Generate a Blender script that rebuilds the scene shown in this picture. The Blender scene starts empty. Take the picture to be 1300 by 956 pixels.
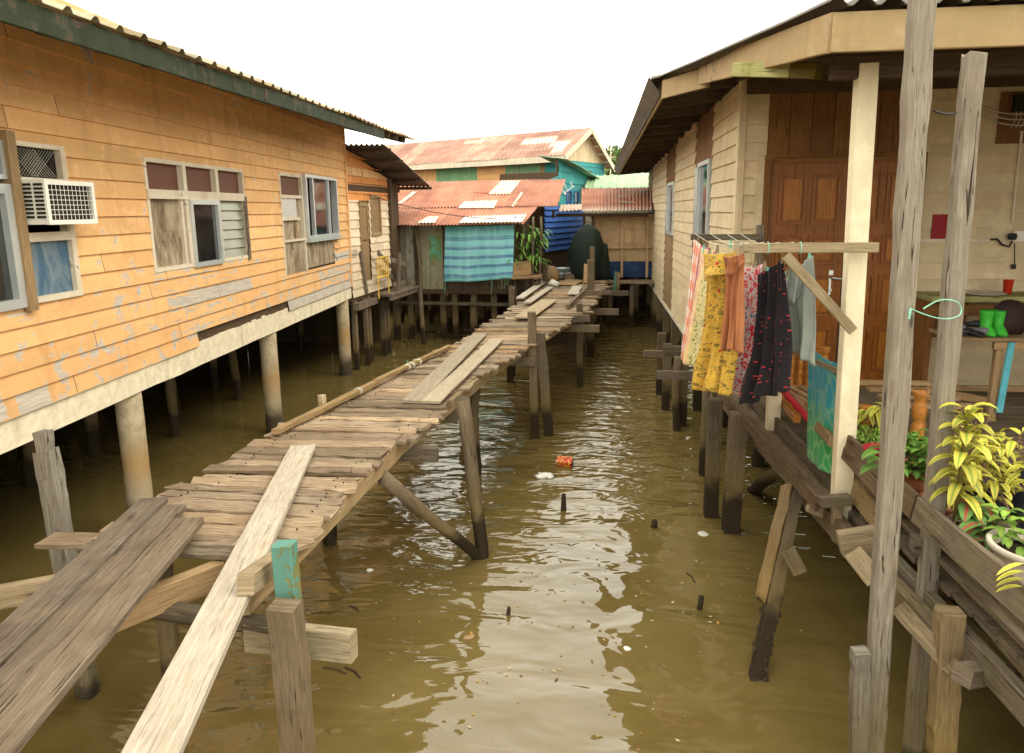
import bpy, math, random
import numpy as np
from mathutils import Vector, Matrix, noise
R_ = random.Random(7)
S = bpy.context.scene
COL = S.collection
# ------------------------------------------------------------------ camera
PITCH, YAW, ROLL, H, FPX = 10.7, 6.6, -0.7, 2.8, 880.0
cam = bpy.data.cameras.new('camera'); co = bpy.data.objects.new('camera', cam); COL.objects.link(co)
ROT = Matrix.Rotation(math.radians(YAW), 3, 'Z') @ Matrix.Rotation(math.radians(90 - PITCH), 3, 'X') @ Matrix.Rotation(math.radians(ROLL), 3, 'Z')
co.matrix_world = Matrix.Translation((0, 0, H)) @ ROT.to_4x4()
cam.sensor_width = 36; cam.lens = FPX / 1300 * 36; cam.shift_y = -45 / 1300
cam.clip_start = .05; cam.clip_end = 2000
S.camera = co
# ------------------------------------------------------------------ sky, sun, exposure
SUN_EL, SUN_AZ = 62, 200
w = bpy.data.worlds.new('World'); S.world = w; w.use_nodes = True
nt = w.node_tree; nt.nodes.clear()
sky = nt.nodes.new('ShaderNodeTexSky'); sky.sky_type = 'NISHITA'; sky.sun_disc = False
sky.sun_elevation = math.radians(SUN_EL); sky.sun_rotation = math.radians(SUN_AZ)
sky.dust_density = 6; sky.air_density = 1.0; sky.ozone_density = 0.5
mixw = nt.nodes.new('ShaderNodeMix'); mixw.data_type = 'RGBA'; mixw.inputs['Factor'].default_value = .90
cl = nt.nodes.new('ShaderNodeTexNoise'); cl.inputs['Scale'].default_value = 1.6; cl.inputs['Detail'].default_value = 3
cr = nt.nodes.new('ShaderNodeValToRGB'); cr.color_ramp.elements[0].color = (27.5, 26.3, 22.6, 1); cr.color_ramp.elements[1].color = (33.5, 32.2, 27.8, 1)
cr.color_ramp.elements[0].position = .35; cr.color_ramp.elements[1].position = .65
bg = nt.nodes.new('ShaderNodeBackground'); bg.inputs['Strength'].default_value = 0.1
wo = nt.nodes.new('ShaderNodeOutputWorld')
nt.links.new(cl.outputs['Fac'], cr.inputs['Fac']); nt.links.new(sky.outputs[0], mixw.inputs['A']); nt.links.new(cr.outputs[0], mixw.inputs['B'])
nt.links.new(mixw.outputs['Result'], bg.inputs['Color']); nt.links.new(bg.outputs[0], wo.inputs[0])
sl = bpy.data.lights.new('sun', 'SUN'); sl.energy = 1.1; sl.angle = math.radians(20); sl.color = (1, .90, .74)
so = bpy.data.objects.new('sun', sl); COL.objects.link(so)
a_, e_ = math.radians(SUN_AZ), math.radians(SUN_EL)
sd = Vector((math.sin(a_) * math.cos(e_), math.cos(a_) * math.cos(e_), math.sin(e_)))
sd.x = 1.0; sd.y = -.25; sd.z = 1.0; sd.normalize()
so.rotation_euler = sd.to_track_quat('Z', 'Y').to_euler(); so.location = (0, 0, 20)
vs = S.view_settings; vs.view_transform = 'Standard'; vs.look = 'None'; vs.exposure = 0.08; vs.gamma = 1; vs.use_curve_mapping = False
S.cycles.max_bounces = 8; S.cycles.diffuse_bounces = 6; S.cycles.transparent_max_bounces = 6
# ------------------------------------------------------------------ pixel measurement -> world
CAM = Vector((0, 0, H))
def ray(px, py): return ROT @ Vector(((px - 650) / FPX, (433 - py) / FPX, -1))
def U(px, py, ax, v):
    d = ray(px, py); i = 'xyz'.index(ax); return CAM + d * ((v - CAM[i]) / d[i])
class Wall:
    def __init__(s, p, q, nsign=1):
        s.o = Vector((p[0], p[1], 0)); s.d = (Vector((q[0], q[1], 0)) - s.o).normalized()
        s.n = Vector((s.d.y, -s.d.x, 0)) * nsign
    def P(s, a, z, off=0): v = s.o + s.d * a + s.n * off; return Vector((v.x, v.y, z))
    def at(s, px, py):
        r = ray(px, py); t = (s.o - CAM).dot(s.n) / r.dot(s.n); q = CAM + r * t
        return ((q - s.o).dot(s.d), q.z)
# ------------------------------------------------------------------ mesh builder
class MB:
    def __init__(s): s.v = []; s.f = []; s.uv = []; s.bid = []; s.tint = []; s.bare = []; s.cb = .5; s.ct = (1, 1, 1); s.cbare = 0.
    def V(s, p): s.v.append(tuple(p)); s.bid.append(s.cb); s.tint.append(s.ct); s.bare.append(s.cbare); return len(s.v) - 1
    def F(s, ids, uvs): s.f.append(tuple(ids)); s.uv.extend(uvs)
    def quad(s, a, b, c, d, uvs=None):
        ids = [s.V(p) for p in (a, b, c, d)]
        if uvs is None:
            a, b, c, d = map(Vector, (a, b, c, d)); w_, h_ = (b - a).length, (d - a).length; o = s.cb * 37
            uvs = [(o, o), (o + w_, o), (o + w_, o + h_), (o, o + h_)]
        s.F(ids, uvs)
    def poly(s, pts, uvs=None):
        ids = [s.V(p) for p in pts]
        if uvs is None: uvs = [(p[0] + p[1] * .3, p[2]) for p in pts]
        s.F(ids, uvs)
    def rnd(s): s.cb = R_.random(); return s
    def prism(s, p0, p1, wd, th, up=(0, 0, 1), seg=None, jit=0., cham=.004, taper=1., end=0.):
        """board from p0 to p1: wd across, th along up; irregular edges, chamfered"""
        s.rnd(); p0, p1, up = Vector(p0), Vector(p1), Vector(up)
        ax = p1 - p0; L = ax.length; ax.normalize(); side = ax.cross(up).normalized(); up = side.cross(ax).normalized()
        if seg is None: seg = max(1, int(L / .18)) if jit else 1
        c = min(cham, th * .3, wd * .3); hw, ht = wd / 2, th / 2
        prof = [(-hw, -ht + c), (-hw, ht - c), (-hw + c, ht), (hw - c, ht), (hw, ht - c), (hw, -ht + c), (hw - c, -ht), (-hw + c, -ht)]
        per = [0]
        for i in range(8):
            a, b = prof[i], prof[(i + 1) % 8]; per.append(per[-1] + math.hypot(a[0] - b[0], a[1] - b[1]))
        o = R_.random() * 50; sd_ = R_.random() * 99; rings = []
        for k in range(seg + 1):
            t = k / seg; q = p0 + ax * (L * t); f = 1 + (taper - 1) * t
            ring = []
            for i, (x, y) in enumerate(prof):
                jx = jy = jl = 0
                if jit:
                    jx = jit * noise.noise(Vector((k * .7 + sd_, (i // 2) * 3.1, 0))); jy = jit * .6 * noise.noise(Vector((k * .7 + sd_, (i // 2) * 2.1, 9)))
                if end and k in (0, seg): jl = end * (noise.noise(Vector((x * 30 + sd_, k, 5))))
                ring.append(s.V(q + side * (x * f + jx) + up * (y * f + jy) + ax * jl))
            rings.append(ring)
        for k in range(seg):
            u0, u1 = o + L * k / seg, o + L * (k + 1) / seg
            for i in range(8):
                j = (i + 1) % 8
                s.F((rings[k][i], rings[k][j], rings[k + 1][j], rings[k + 1][i]), [(u0, per[i] + o), (u0, per[i + 1] + o), (u1, per[i + 1] + o), (u1, per[i] + o)])
        for rg, fl in ((rings[0], 0), (rings[-1], 1)):
            pts = list(zip(rg, prof)); 
            if not fl: pts = pts[::-1]
            s.F([q[0] for q in pts][::-1], [(o + q[1][0] * .15, q[1][1] + o) for q in pts][::-1])
    def box(s, W, s0, s1, z0, z1, o0, o1):
        """axis box on a wall frame"""
        P = W.P; s.rnd()
        a = [P(s0, z0, o0), P(s1, z0, o0), P(s1, z1, o0), P(s0, z1, o0), P(s0, z0, o1), P(s1, z0, o1), P(s1, z1, o1), P(s0, z1, o1)]
        vert = (z1 - z0) > abs(s1 - s0)
        for q in ((4, 5, 6, 7), (1, 0, 3, 2), (0, 4, 7, 3), (5, 1, 2, 6), (7, 6, 2, 3), (0, 1, 5, 4)):
            p = [a[i] for i in q]; w_, h_ = (p[1] - p[0]).length, (p[3] - p[0]).length; o = s.cb * 41
            uv = [(o, o), (o + w_, o), (o + w_, o + h_), (o, o + h_)]
            if vert or h_ > w_: uv = [(v, u) for u, v in uv]
            s.F([s.V(x) for x in p], uv)
    def tube(s, pts, r, n=8, jit=0., caps=True):
        s.rnd(); pts = [Vector(p) for p in pts]; m = len(pts); rr = r if isinstance(r, (list, tuple)) else [r] * m
        rings = []; o = R_.random() * 30; sd_ = R_.random() * 50; ln = 0; prev = None
        for k, p in enumerate(pts):
            t = (pts[min(k + 1, m - 1)] - pts[max(k - 1, 0)]).normalized()
            if prev is None:
                ref = Vector((0, 0, 1)) if abs(t.z) < .9 else Vector((1, 0, 0)); x = t.cross(ref).normalized()
            else: x = (prev - t * prev.dot(t)).normalized()
            prev = x; y = t.cross(x); ring = []
            if k: ln += (p - pts[k - 1]).length
            for i in range(n):
                a = 2 * math.pi * i / n; q = rr[k] * (1 + (jit * noise.noise(Vector((math.cos(a) * 1.5 + sd_, math.sin(a) * 1.5, ln * 4))) if jit else 0))
                ring.append(s.V(p + x * (math.cos(a) * q) + y * (math.sin(a) * q)))
            rings.append((ring, ln))
        for k in range(m - 1):
            for i in range(n):
                j = (i + 1) % n; c = 2 * math.pi * max(rr[k], .004) / n
                s.F((rings[k][0][i], rings[k][0][j], rings[k + 1][0][j], rings[k + 1][0][i]),
                    [(o + rings[k][1], o + c * i), (o + rings[k][1], o + c * (i + 1)), (o + rings[k + 1][1], o + c * (i + 1)), (o + rings[k + 1][1], o + c * i)])
        if caps:
            s.F(rings[0][0][::-1], [(o, o)] * n); s.F(rings[-1][0], [(o, o)] * n)
    def pole(s, p0, p1, r0, r1=None, n=10, jit=.18, bend=.02, seg=None):
        p0, p1 = Vector(p0), Vector(p1); r1 = r1 or r0; L = (p1 - p0).length; seg = seg or max(3, int(L / .2)); q = R_.random() * 90
        pts = []; rr = []
        for k in range(seg + 1):
            t = k / seg; b = math.sin(math.pi * t) * bend * L
            pts.append(p0.lerp(p1, t) + Vector((noise.noise(Vector((q, t * 2, 0))) * b * 2, noise.noise(Vector((q, t * 2, 7))) * b * 2, 0))); rr.append(r0 + (r1 - r0) * t)
        s.tube(pts, rr, n, jit)
    def lathe(s, prof, c, n=24):
        s.rnd(); c = Vector(c); rings = []
        for r, z in prof: rings.append([s.V(c + Vector((r * math.cos(2 * math.pi * i / n), r * math.sin(2 * math.pi * i / n), z))) for i in range(n)])
        for k in range(len(prof) - 1):
            for i in range(n):
                j = (i + 1) % n
                s.F((rings[k][i], rings[k][j], rings[k + 1][j], rings[k + 1][i]), [(i / n, prof[k][1]), ((i + 1) / n, prof[k][1]), ((i + 1) / n, prof[k + 1][1]), (i / n, prof[k + 1][1])])
        s.F(rings[0][::-1], [(0, 0)] * n); s.F(rings[-1], [(0, 0)] * n)
ORI = {}
def fin(o, parent): 
    COL.objects.link(o)
    if parent is not None: o.parent = parent
def thing(name, label, cat, loc=(0, 0, 0), group=None):
    o = bpy.data.objects.new(name, None); o.empty_display_size = .1; COL.objects.link(o); o.location = loc
    ORI[o.name] = Vector(loc); o['label'] = label; o['category'] = cat
    if group: o['group'] = group
    return o
def obj(name, mb, m, parent=None, smooth=False, label=None, loc=None, solid=0, sub=0):
    if parent is not None: org = ORI[parent.name]
    elif loc is not None: org = Vector(loc)
    else:
        A = np.array(mb.v); org = Vector(((A[:, 0].min() + A[:, 0].max()) / 2, (A[:, 1].min() + A[:, 1].max()) / 2, A[:, 2].min()))
    me = bpy.data.meshes.new(name); me.from_pydata([(x - org.x, y - org.y, z - org.z) for x, y, z in mb.v], [], mb.f)
    ul = me.uv_layers.new(name='UVMap'); ul.data.foreach_set('uv', [c for q in mb.uv for c in q])
    at = me.attributes.new('bid', 'FLOAT', 'POINT'); at.data.foreach_set('value', mb.bid)
    at = me.attributes.new('bare', 'FLOAT', 'POINT'); at.data.foreach_set('value', mb.bare)
    at = me.attributes.new('tint', 'FLOAT_COLOR', 'POINT'); at.data.foreach_set('color', [c for t in mb.tint for c in (*t, 1)])
    for i in (m if isinstance(m, (list, tuple)) else [m]): me.materials.append(i)
    if smooth: me.polygons.foreach_set('use_smooth', [True] * len(me.polygons))
    me.update(); o = bpy.data.objects.new(name, me)
    if parent is None: o.location = org
    fin(o, parent); ORI[o.name] = org
    if label: o['label'] = label
    if solid: md = o.modifiers.new('solid', 'SOLIDIFY'); md.thickness = solid; md.offset = 0
    if sub: md = o.modifiers.new('sub', 'SUBSURF'); md.levels = md.render_levels = sub
    return o
def tag(o, label, cat, group=None, kind=None):
    if label: o['label'] = label
    if cat: o['category'] = cat
    if group: o['group'] = group
    if kind: o['kind'] = kind
    return o
# ------------------------------------------------------------------ materials
class G:
    def __init__(s, name):
        s.m = bpy.data.materials.new(name); s.m.use_nodes = True; s.t = s.m.node_tree; s.t.nodes.clear()
        s.out = s.N('ShaderNodeOutputMaterial'); s.b = s.N('ShaderNodeBsdfPrincipled'); s.L(s.b.outputs[0], s.out.inputs[0])
    def N(s, ty, **k):
        n = s.t.nodes.new(ty)
        for a, b in k.items(): setattr(n, a, b)
        return n
    def L(s, a, b): s.t.links.new(a, b)
    def put(s, sock, v):
        if isinstance(v, bpy.types.NodeSocket): s.L(v, sock)
        elif isinstance(v, (tuple, list)) and sock.type == 'RGBA' and len(v) == 3: sock.default_value = (*v, 1)
        else: sock.default_value = v
    def uv(s): return s.N('ShaderNodeUVMap').outputs[0]
    def pos(s): return s.N('ShaderNodeNewGeometry').outputs['Position']
    def attr(s, n, c=False): return s.N('ShaderNodeAttribute', attribute_name=n).outputs['Color' if c else 'Fac']
    def map(s, v, sc=(1, 1, 1), loc=(0, 0, 0)):
        n = s.N('ShaderNodeMapping'); s.L(v, n.inputs[0]); n.inputs['Scale'].default_value = sc; n.inputs['Location'].default_value = loc; return n.outputs[0]
    def noise(s, v, scale=5, det=3, rough=.55, dist=0):
        n = s.N('ShaderNodeTexNoise'); s.L(v, n.inputs['Vector']); n.inputs['Scale'].default_value = scale; n.inputs['Detail'].default_value = det
        n.inputs['Roughness'].default_value = rough; n.inputs['Distortion'].default_value = dist; return n.outputs['Fac']
    def voro(s, v, scale=5, out='Distance', feat='F1', rnd=1):
        n = s.N('ShaderNodeTexVoronoi', feature=feat); s.L(v, n.inputs['Vector']); n.inputs['Scale'].default_value = scale
        n.inputs['Randomness'].default_value = rnd; return n.outputs[out]
    def ramp(s, f, a, b, ca=0., cb=1.):
        n = s.N('ShaderNodeMapRange'); s.put(n.inputs[0], f); n.inputs[1].default_value = a; n.inputs[2].default_value = b
        n.inputs[3].default_value = ca; n.inputs[4].default_value = cb; return n.outputs[0]
    def mix(s, f, a, b, mode='MIX'):
        n = s.N('ShaderNodeMix', data_type='RGBA', blend_type=mode); s.put(n.inputs['Factor'], f); s.put(n.inputs['A'], a); s.put(n.inputs['B'], b); return n.outputs['Result']
    def math(s, op, a, b=0., cl=False):
        n = s.N('ShaderNodeMath', operation=op, use_clamp=cl); s.put(n.inputs[0], a); s.put(n.inputs[1], b); return n.outputs[0]
    def sep(s, v):
        n = s.N('ShaderNodeSeparateXYZ'); s.L(v, n.inputs[0]); return n.outputs
    def bump(s, h, st=.3, d=.01):
        n = s.N('ShaderNodeBump'); s.put(n.inputs['Height'], h); n.inputs['Strength'].default_value = st; n.inputs['Distance'].default_value = d; s.L(n.outputs[0], s.b.inputs['Normal'])
    def done(s, col, rough=.8, metal=0., spec=.3):
        s.put(s.b.inputs['Base Color'], col); s.put(s.b.inputs['Roughness'], rough); s.put(s.b.inputs['Metallic'], metal); s.b.inputs['Specular IOR Level'].default_value = spec; return s.m
def grain(g, uvv):
    f1 = g.noise(g.map(uvv, (4.5, 95, 1)), 1, 6, .72, .5); f2 = g.noise(g.map(uvv, (1.2, 16, 1)), 1, 4, .65, 1.2); f3 = g.noise(g.map(uvv, (3.2, 60, 1), (3, 5, 0)), 1, 3, .6, .8)
    return f1, f2, f3
def wood(name, dark, light, tide=0, stain=.5, rough=.85, var=.45, moss=0., crack=.5):
    g = G(name); u = g.uv(); f1, f2, f3 = grain(g, u); mid = tuple((a + b) / 2 for a, b in zip(dark, light))
    c = g.mix(g.ramp(f1, .36, .64), dark, light); c = g.mix(g.ramp(f2, .38, .66, 0, .75), c, tuple(x * .8 for x in mid)); c = g.mix(1., c, g.ramp(g.noise(g.map(u, (9, 60, 1)), 1, 5, .75), .3, .7, .78, 1.2), 'MULTIPLY')
    blot = g.noise(g.pos(), 3.5, 4, .6); c = g.mix(g.ramp(blot, .5, .75, 0, stain), c, tuple(x * k for x, k in zip(dark, (.62, .55, .5))))
    warm = g.noise(g.map(g.pos(), (1, 1, 1), (9, 3, 2)), 5, 3); c = g.mix(g.ramp(warm, .62, .75, 0, .22), c, (.30, .17, .075))
    b = g.attr('bid'); c = g.mix(1., c, g.ramp(b, 0, 1, 1 - var, 1 + var * .55), 'MULTIPLY')
    hu = g.noise(g.map(b, (17, 17, 17)), 1, 0); c = g.mix(g.ramp(hu, .35, .7, 0, .3), c, tuple(x * k for x, k in zip(light, (1.0, .82, .65))))
    ck = g.ramp(f3, .33, .37, 1, 0); c = g.mix(g.math('MULTIPLY', ck, crack), c, (.03, .022, .015))
    kn = g.voro(g.map(u, (2.4, 11, 1)), 1, rnd=1); c = g.mix(g.math('MULTIPLY', g.ramp(kn, .11, .05), .85), c, tuple(x * .35 for x in dark)); c = g.mix(g.math('MULTIPLY', g.math('MULTIPLY', g.ramp(kn, .12, .2, 1, 0), g.ramp(kn, .08, .12)), .5), c, tuple(x * k for x, k in zip(dark, (1.1, .8, .6))))
    spl = g.ramp(g.noise(g.map(u, (1.1, 26, 1), (7, 2, 0)), 1, 4, .75, .6), .30, .345, 1, 0); c = g.mix(g.math('MULTIPLY', spl, crack), c, (.035, .026, .018))
    if moss:
        ms = g.noise(g.pos(), 6, 4); c = g.mix(g.ramp(ms, .5, .62, 0, moss), c, (.16, .17, .03))
    if tide:
        z = g.math('ADD', g.sep(g.pos())[2], g.math('MULTIPLY', g.noise(g.pos(), 9, 3), .28))
        c = g.mix(g.ramp(z, .95, .55, 0, .55), c, (.17, .12, .035)); c = g.mix(g.ramp(z, tide + .14, tide, 0, .93), c, (.028, .02, .012))
    c = g.mix(1., c, g.attr('tint', True), 'MULTIPLY')
    g.bump(g.math('SUBTRACT', g.math('SUBTRACT', f1, g.math('MULTIPLY', ck, .8)), g.math('MULTIPLY', spl, 1.2)), .7, .007)
    return g.done(c, rough, 0, .14 if rough > .5 else .3)
def paint(name, col, under=(.42, .36, .28), lowz=None, var=.12, peel=.62, dirt=.35, rough=.75, topdark=None):
    g = G(name); u = g.uv(); f1, f2, f3 = grain(g, u); b = g.attr('bid')
    c = g.mix(g.ramp(g.noise(g.map(u, (1.2, 5, 1)), 1, 4), .3, .7), tuple(x * .86 for x in col), tuple(min(1, x * 1.1) for x in col))
    c = g.mix(1., c, g.ramp(b, 0, 1, 1 - var, 1 + var), 'MULTIPLY')
    hu = g.noise(g.map(b, (23, 23, 23)), 1, 0); c = g.mix(g.ramp(hu, .4, .7, 0, .35), c, tuple(x * k for x, k in zip(col, (.9, .72, .7))))
    sm = g.noise(g.map(g.pos(), (6, 6, 1.2)), 1, 4, .6); c = g.mix(g.ramp(sm, .5, .72, 0, dirt), c, tuple(x * k for x, k in zip(col, (.62, .5, .45))))
    wd = g.mix(g.ramp(f1, .3, .7), tuple(x * .6 for x in under), tuple(min(1, x * 1.35) for x in under))
    pn = g.noise(g.pos(), 7, 6, .68, .4); th = peel
    if lowz: 
        z = g.sep(g.pos())[2]; th = g.math('ADD', peel, g.ramp(z, lowz[0], lowz[1], -.12, .0))
    big = g.noise(g.pos(), 1.1, 2); pn2 = g.math('ADD', pn, g.ramp(big, .35, .7, -.05, .06))
    pn2 = g.math('ADD', pn2, g.math('MULTIPLY', g.math('SUBTRACT', g.noise(g.map(u, (2.5, 22, 1)), 1, 4, .7), .5), .16))
    m = g.math('MULTIPLY', g.math('SUBTRACT', pn2, th), 40, True)
    c = g.mix(g.math('MULTIPLY', g.ramp(g.noise(g.map(u, (7, 110, 1)), 1, 4, .7), .55, .75), .28), c, tuple(x * .55 for x in col)); c = g.mix(g.math('MULTIPLY', g.ramp(pn2, .52, .62), .35), c, tuple(min(1, x * 1.15 + .08) for x in col))
    m = g.math('MAXIMUM', m, g.math('GREATER_THAN', g.math('ADD', g.attr('bare'), g.ramp(g.noise(g.map(u, (3, 30, 1)), 1, 4), .3, .7, -.3, .3)), .62))
    c = g.mix(m, c, wd); c = g.mix(1., c, g.attr('tint', True), 'MULTIPLY')
    g.bump(g.math('SUBTRACT', g.math('MULTIPLY', f1, .35), m), .5, .003); return g.done(c, rough, 0, .12)
def simple(name, col, rough=.6, metal=0., var=.25, scale=6, spec=.3, bump=.0):
    g = G(name); n = g.noise(g.pos(), scale, 4); c = g.mix(g.ramp(n, .3, .7), tuple(x * (1 - var) for x in col), tuple(min(1, x * (1 + var)) for x in col))
    c = g.mix(1., c, g.attr('tint', True), 'MULTIPLY')
    if bump: g.bump(g.noise(g.pos(), scale * 8, 4), bump, .004)
    return g.done(c, rough, metal, spec)
def rust(name, a, b, c2, streak=.5):
    g = G(name); p = g.pos(); u = g.uv(); bd = g.attr('bid')
    n = g.noise(p, 2.2, 5, .65); c = g.mix(g.ramp(n, .32, .68), a, b)
    st = g.noise(g.map(u, (14, 1.1, 1)), 1, 4, .6); c = g.mix(g.ramp(st, .52, .7, 0, streak), c, c2)
    c = g.mix(g.ramp(g.noise(p, 16, 4), .55, .75, 0, .5), c, tuple(x * .5 for x in a))
    c = g.mix(1., c, g.ramp(bd, 0, 1, .72, 1.2), 'MULTIPLY')
    c = g.mix(g.attr('bare'), c, g.mix(g.ramp(g.noise(p, 6, 5), .45, .72), (.74, .71, .62), (.58, .40, .22)))
    c = g.mix(1., c, g.attr('tint', True), 'MULTIPLY'); return g.done(c, .72, 0, .3)
M = {}
M['plank'] = wood('weathered_plank', (.12, .082, .053), (.49, .40, .285), stain=.6, crack=.9, var=.45)
M['pale'] = wood('pale_plank', (.34, .30, .235), (.56, .52, .44), stain=.22, crack=.2, var=.14)
M['grey'] = wood('grey_plank', (.085, .068, .052), (.25, .21, .165), stain=.6, var=.15, crack=.8)
M['post'] = wood('grey_post', (.115, .106, .088), (.345, .325, .275), stain=.5, var=.1, crack=.95, tide=.16)
M['stilt'] = wood('stilt_wood', (.09, .07, .045), (.25, .205, .14), tide=.42, stain=.45, var=.35)
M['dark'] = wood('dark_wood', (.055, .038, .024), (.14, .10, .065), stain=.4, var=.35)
M['brown'] = wood('brown_board', (.16, .075, .025), (.30, .15, .055), stain=.25, var=.2, crack=.15, rough=.6)
M['tan'] = wood('tan_board', (.25, .165, .085), (.44, .31, .17), stain=.25, var=.2, crack=.2, rough=.6)
M['rail'] = wood('rail_board', (.075, .058, .042), (.24, .20, .15), stain=.5, var=.3, crack=.7, moss=.15)
M['rack'] = wood('rack_wood', (.23, .18, .11), (.46, .38, .25), stain=.4, var=.15, crack=.45)
M['door'] = wood('varnished_door', (.22, .065, .008), (.33, .115, .012), stain=.2, var=.08, crack=.1, rough=.35)
M['doorlight'] = wood('door_panel', (.30, .105, .010), (.42, .155, .015), stain=.15, var=.08, crack=.05, rough=.35)
M['orange'] = paint('orange_siding', (.76, .46, .205), under=(.50, .45, .38), lowz=(1.5, 2.6), peel=.65, dirt=.4)
M['cream'] = paint('cream_siding', (.66, .55, .36), under=(.40, .33, .23), peel=.72, var=.07, dirt=.3)
M['creamtrim'] = paint('cream_trim', (.37, .275, .145), under=(.20, .155, .10), peel=.635, var=.05, dirt=.35)
M['whitetrim'] = paint('white_trim', (.66, .60, .47), under=(.38, .31, .22), peel=.64, var=.08, dirt=.4)
M['postcream'] = paint('cream_post', (.78, .70, .50), under=(.4, .33, .22), peel=.72, var=.03, dirt=.15)
M['green_trim'] = paint('green_fascia', (.028, .036, .02), under=(.075, .055, .035), peel=.58, var=.2, dirt=.5)
M['annex'] = paint('annex_siding', (.70, .60, .46), under=(.42, .35, .27), peel=.60, var=.12, dirt=.3)
M['grn'] = paint('green_board', (.20, .40, .21), under=(.42, .38, .33), peel=.60, var=.1)
M['teal'] = paint('teal_board', (.06, .33, .34), under=(.4, .37, .3), peel=.68, var=.12)
M['blue'] = paint('blue_board', (.05, .14, .44), under=(.25, .25, .3), peel=.70, var=.2)
M['shedwall'] = paint('shed_board', (.30, .29, .23), under=(.26, .21, .16), peel=.55, var=.3, dirt=.6)
M['shack'] = paint('shack_board', (.52, .38, .22), under=(.3, .24, .17), peel=.66, var=.1, dirt=.5)
M['mint'] = paint('mint_paint', (.13, .30, .25), under=(.20, .20, .07), peel=.50, var=.1)
M['yellowrail'] = simple('yellow_rail', (.75, .48, .05))
M['roof_rust'] = rust('rusty_sheet', (.33, .115, .065), (.50, .22, .135), (.20, .09, .06))
M['roof_pink'] = rust('faded_rust_sheet', (.38, .19, .135), (.54, .33, .26), (.28, .15, .11))
M['roof_green'] = rust('pale_green_sheet', (.27, .42, .24), (.37, .52, .32), (.25, .32, .2), .3)
M['roof_old'] = rust('old_grey_sheet', (.08, .066, .05), (.15, .125, .095), (.20, .09, .04))
M['roof_orange'] = rust('orange_sheet', (.46, .30, .12), (.60, .50, .32), (.25, .2, .12), .6)
M['alu'] = simple('aluminium', (.62, .66, .66), .35, .55, .08)
M['white'] = simple('white_enamel', (.80, .79, .72), .45, 0, .06)
M['black'] = simple('black_rubber', (.02, .02, .022), .5)
M['curtain'] = simple('plum_curtain', (.035, .018, .03), .9)
M['inside'] = simple('dark_interior', (.03, .024, .018), .95)
M['red'] = simple('red_paint', (.30, .014, .025), .6)
M['rope'] = simple('pale_rope', (.6, .58, .48), .9)
M['cyanrope'] = simple('green_nylon', (.25, .55, .42), .7)
M['soil'] = simple('soil', (.05, .035, .022), .95, bump=.5)
M['terracotta'] = simple('terracotta', (.42, .15, .075), .75, bump=.2)
M['browncer'] = simple('brown_pot', (.20, .13, .10), .7, bump=.2)
M['palepot'] = simple('pale_pot', (.55, .50, .40), .75, bump=.3)
M['metal'] = simple('steel', (.5, .5, .48), .35, .8, .1)
def glassy(name, col, r=.08, streak=0):
    g = G(name); c = col
    if streak: c = g.mix(g.ramp(g.noise(g.map(g.pos(), (7, 7, 1.5)), 1, 5, .65, 1.2), .42, .75, 0, streak), col, (.38, .42, .40))
    return g.done(c, g.ramp(g.noise(g.pos(), 5, 3), .3, .7, r, r + .12), 0, .6)
M['glass'] = glassy('dark_glass', (.012, .012, .013), .03)
M['bluepane'] = glassy('dirty_blue_pane', (.05, .12, .20), .3, .75)
def mesh_m():
    g = G('brown_screen'); u = g.uv(); x = g.sep(u)
    a = g.math('PINGPONG', g.math('MULTIPLY', x[0], 90), .5); b = g.math('PINGPONG', g.math('MULTIPLY', x[1], 90), .5)
    k = g.math('GREATER_THAN', g.math('MULTIPLY', a, b), .05)
    return g.done(g.mix(k, (.20, .09, .06), (.10, .042, .03)), .7)
M['screen'] = mesh_m()
def frost():
    g = G('frosted_glass'); n = g.noise(g.map(g.pos(), (3, 3, 3)), 1, 4); c = g.mix(g.ramp(n, .3, .7), (.20, .21, .15), (.34, .34, .25)); return g.done(c, .3, 0, .5)
M['frost'] = frost()
def ply():
    g = G('old_plywood'); n = g.noise(g.map(g.pos(), (5, 5, 2)), 1, 6, .7, 1.5); c = g.mix(g.ramp(n, .35, .65), (.13, .085, .045), (.46, .38, .27)); g.bump(n, .3, .003); return g.done(c, .8)
M['ply'] = ply()
def concrete(name='painted_concrete', ca=(.62, .54, .39), cb_=(.84, .76, .58), om=1.):
    g = G(name); p = g.pos(); z = g.math('ADD', g.sep(p)[2], g.math('MULTIPLY', g.noise(p, 5, 4, .6), .22)); n = g.noise(p, 14, 5, .65)
    c = g.mix(g.ramp(n, .3, .7), ca, cb_); c = g.mix(g.ramp(g.noise(g.map(p, (5, 5, .8)), 1, 4), .55, .7, 0, .4), c, (.33, .26, .17))
    c = g.mix(g.ramp(z, 1.22, .98, 0, .6), c, (.34, .27, .17)); c = g.mix(g.math('MULTIPLY', g.math('MULTIPLY', g.ramp(z, 1.05, .85), g.ramp(z, .55, .8)), om), c, (.40, .23, .075))
    c = g.mix(g.ramp(z, .52, .30, 0, .93), c, (.035, .026, .015)); g.bump(n, .5, .01); return g.done(c, .85)
M['concrete'] = concrete(); M['column'] = concrete('stained_column', (.34, .28, .18), (.58, .49, .33), .7)
def moss():
    return wood('mossy_board', (.22, .22, .09), (.40, .40, .18), moss=.6)
M['mossy'] = moss()
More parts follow.
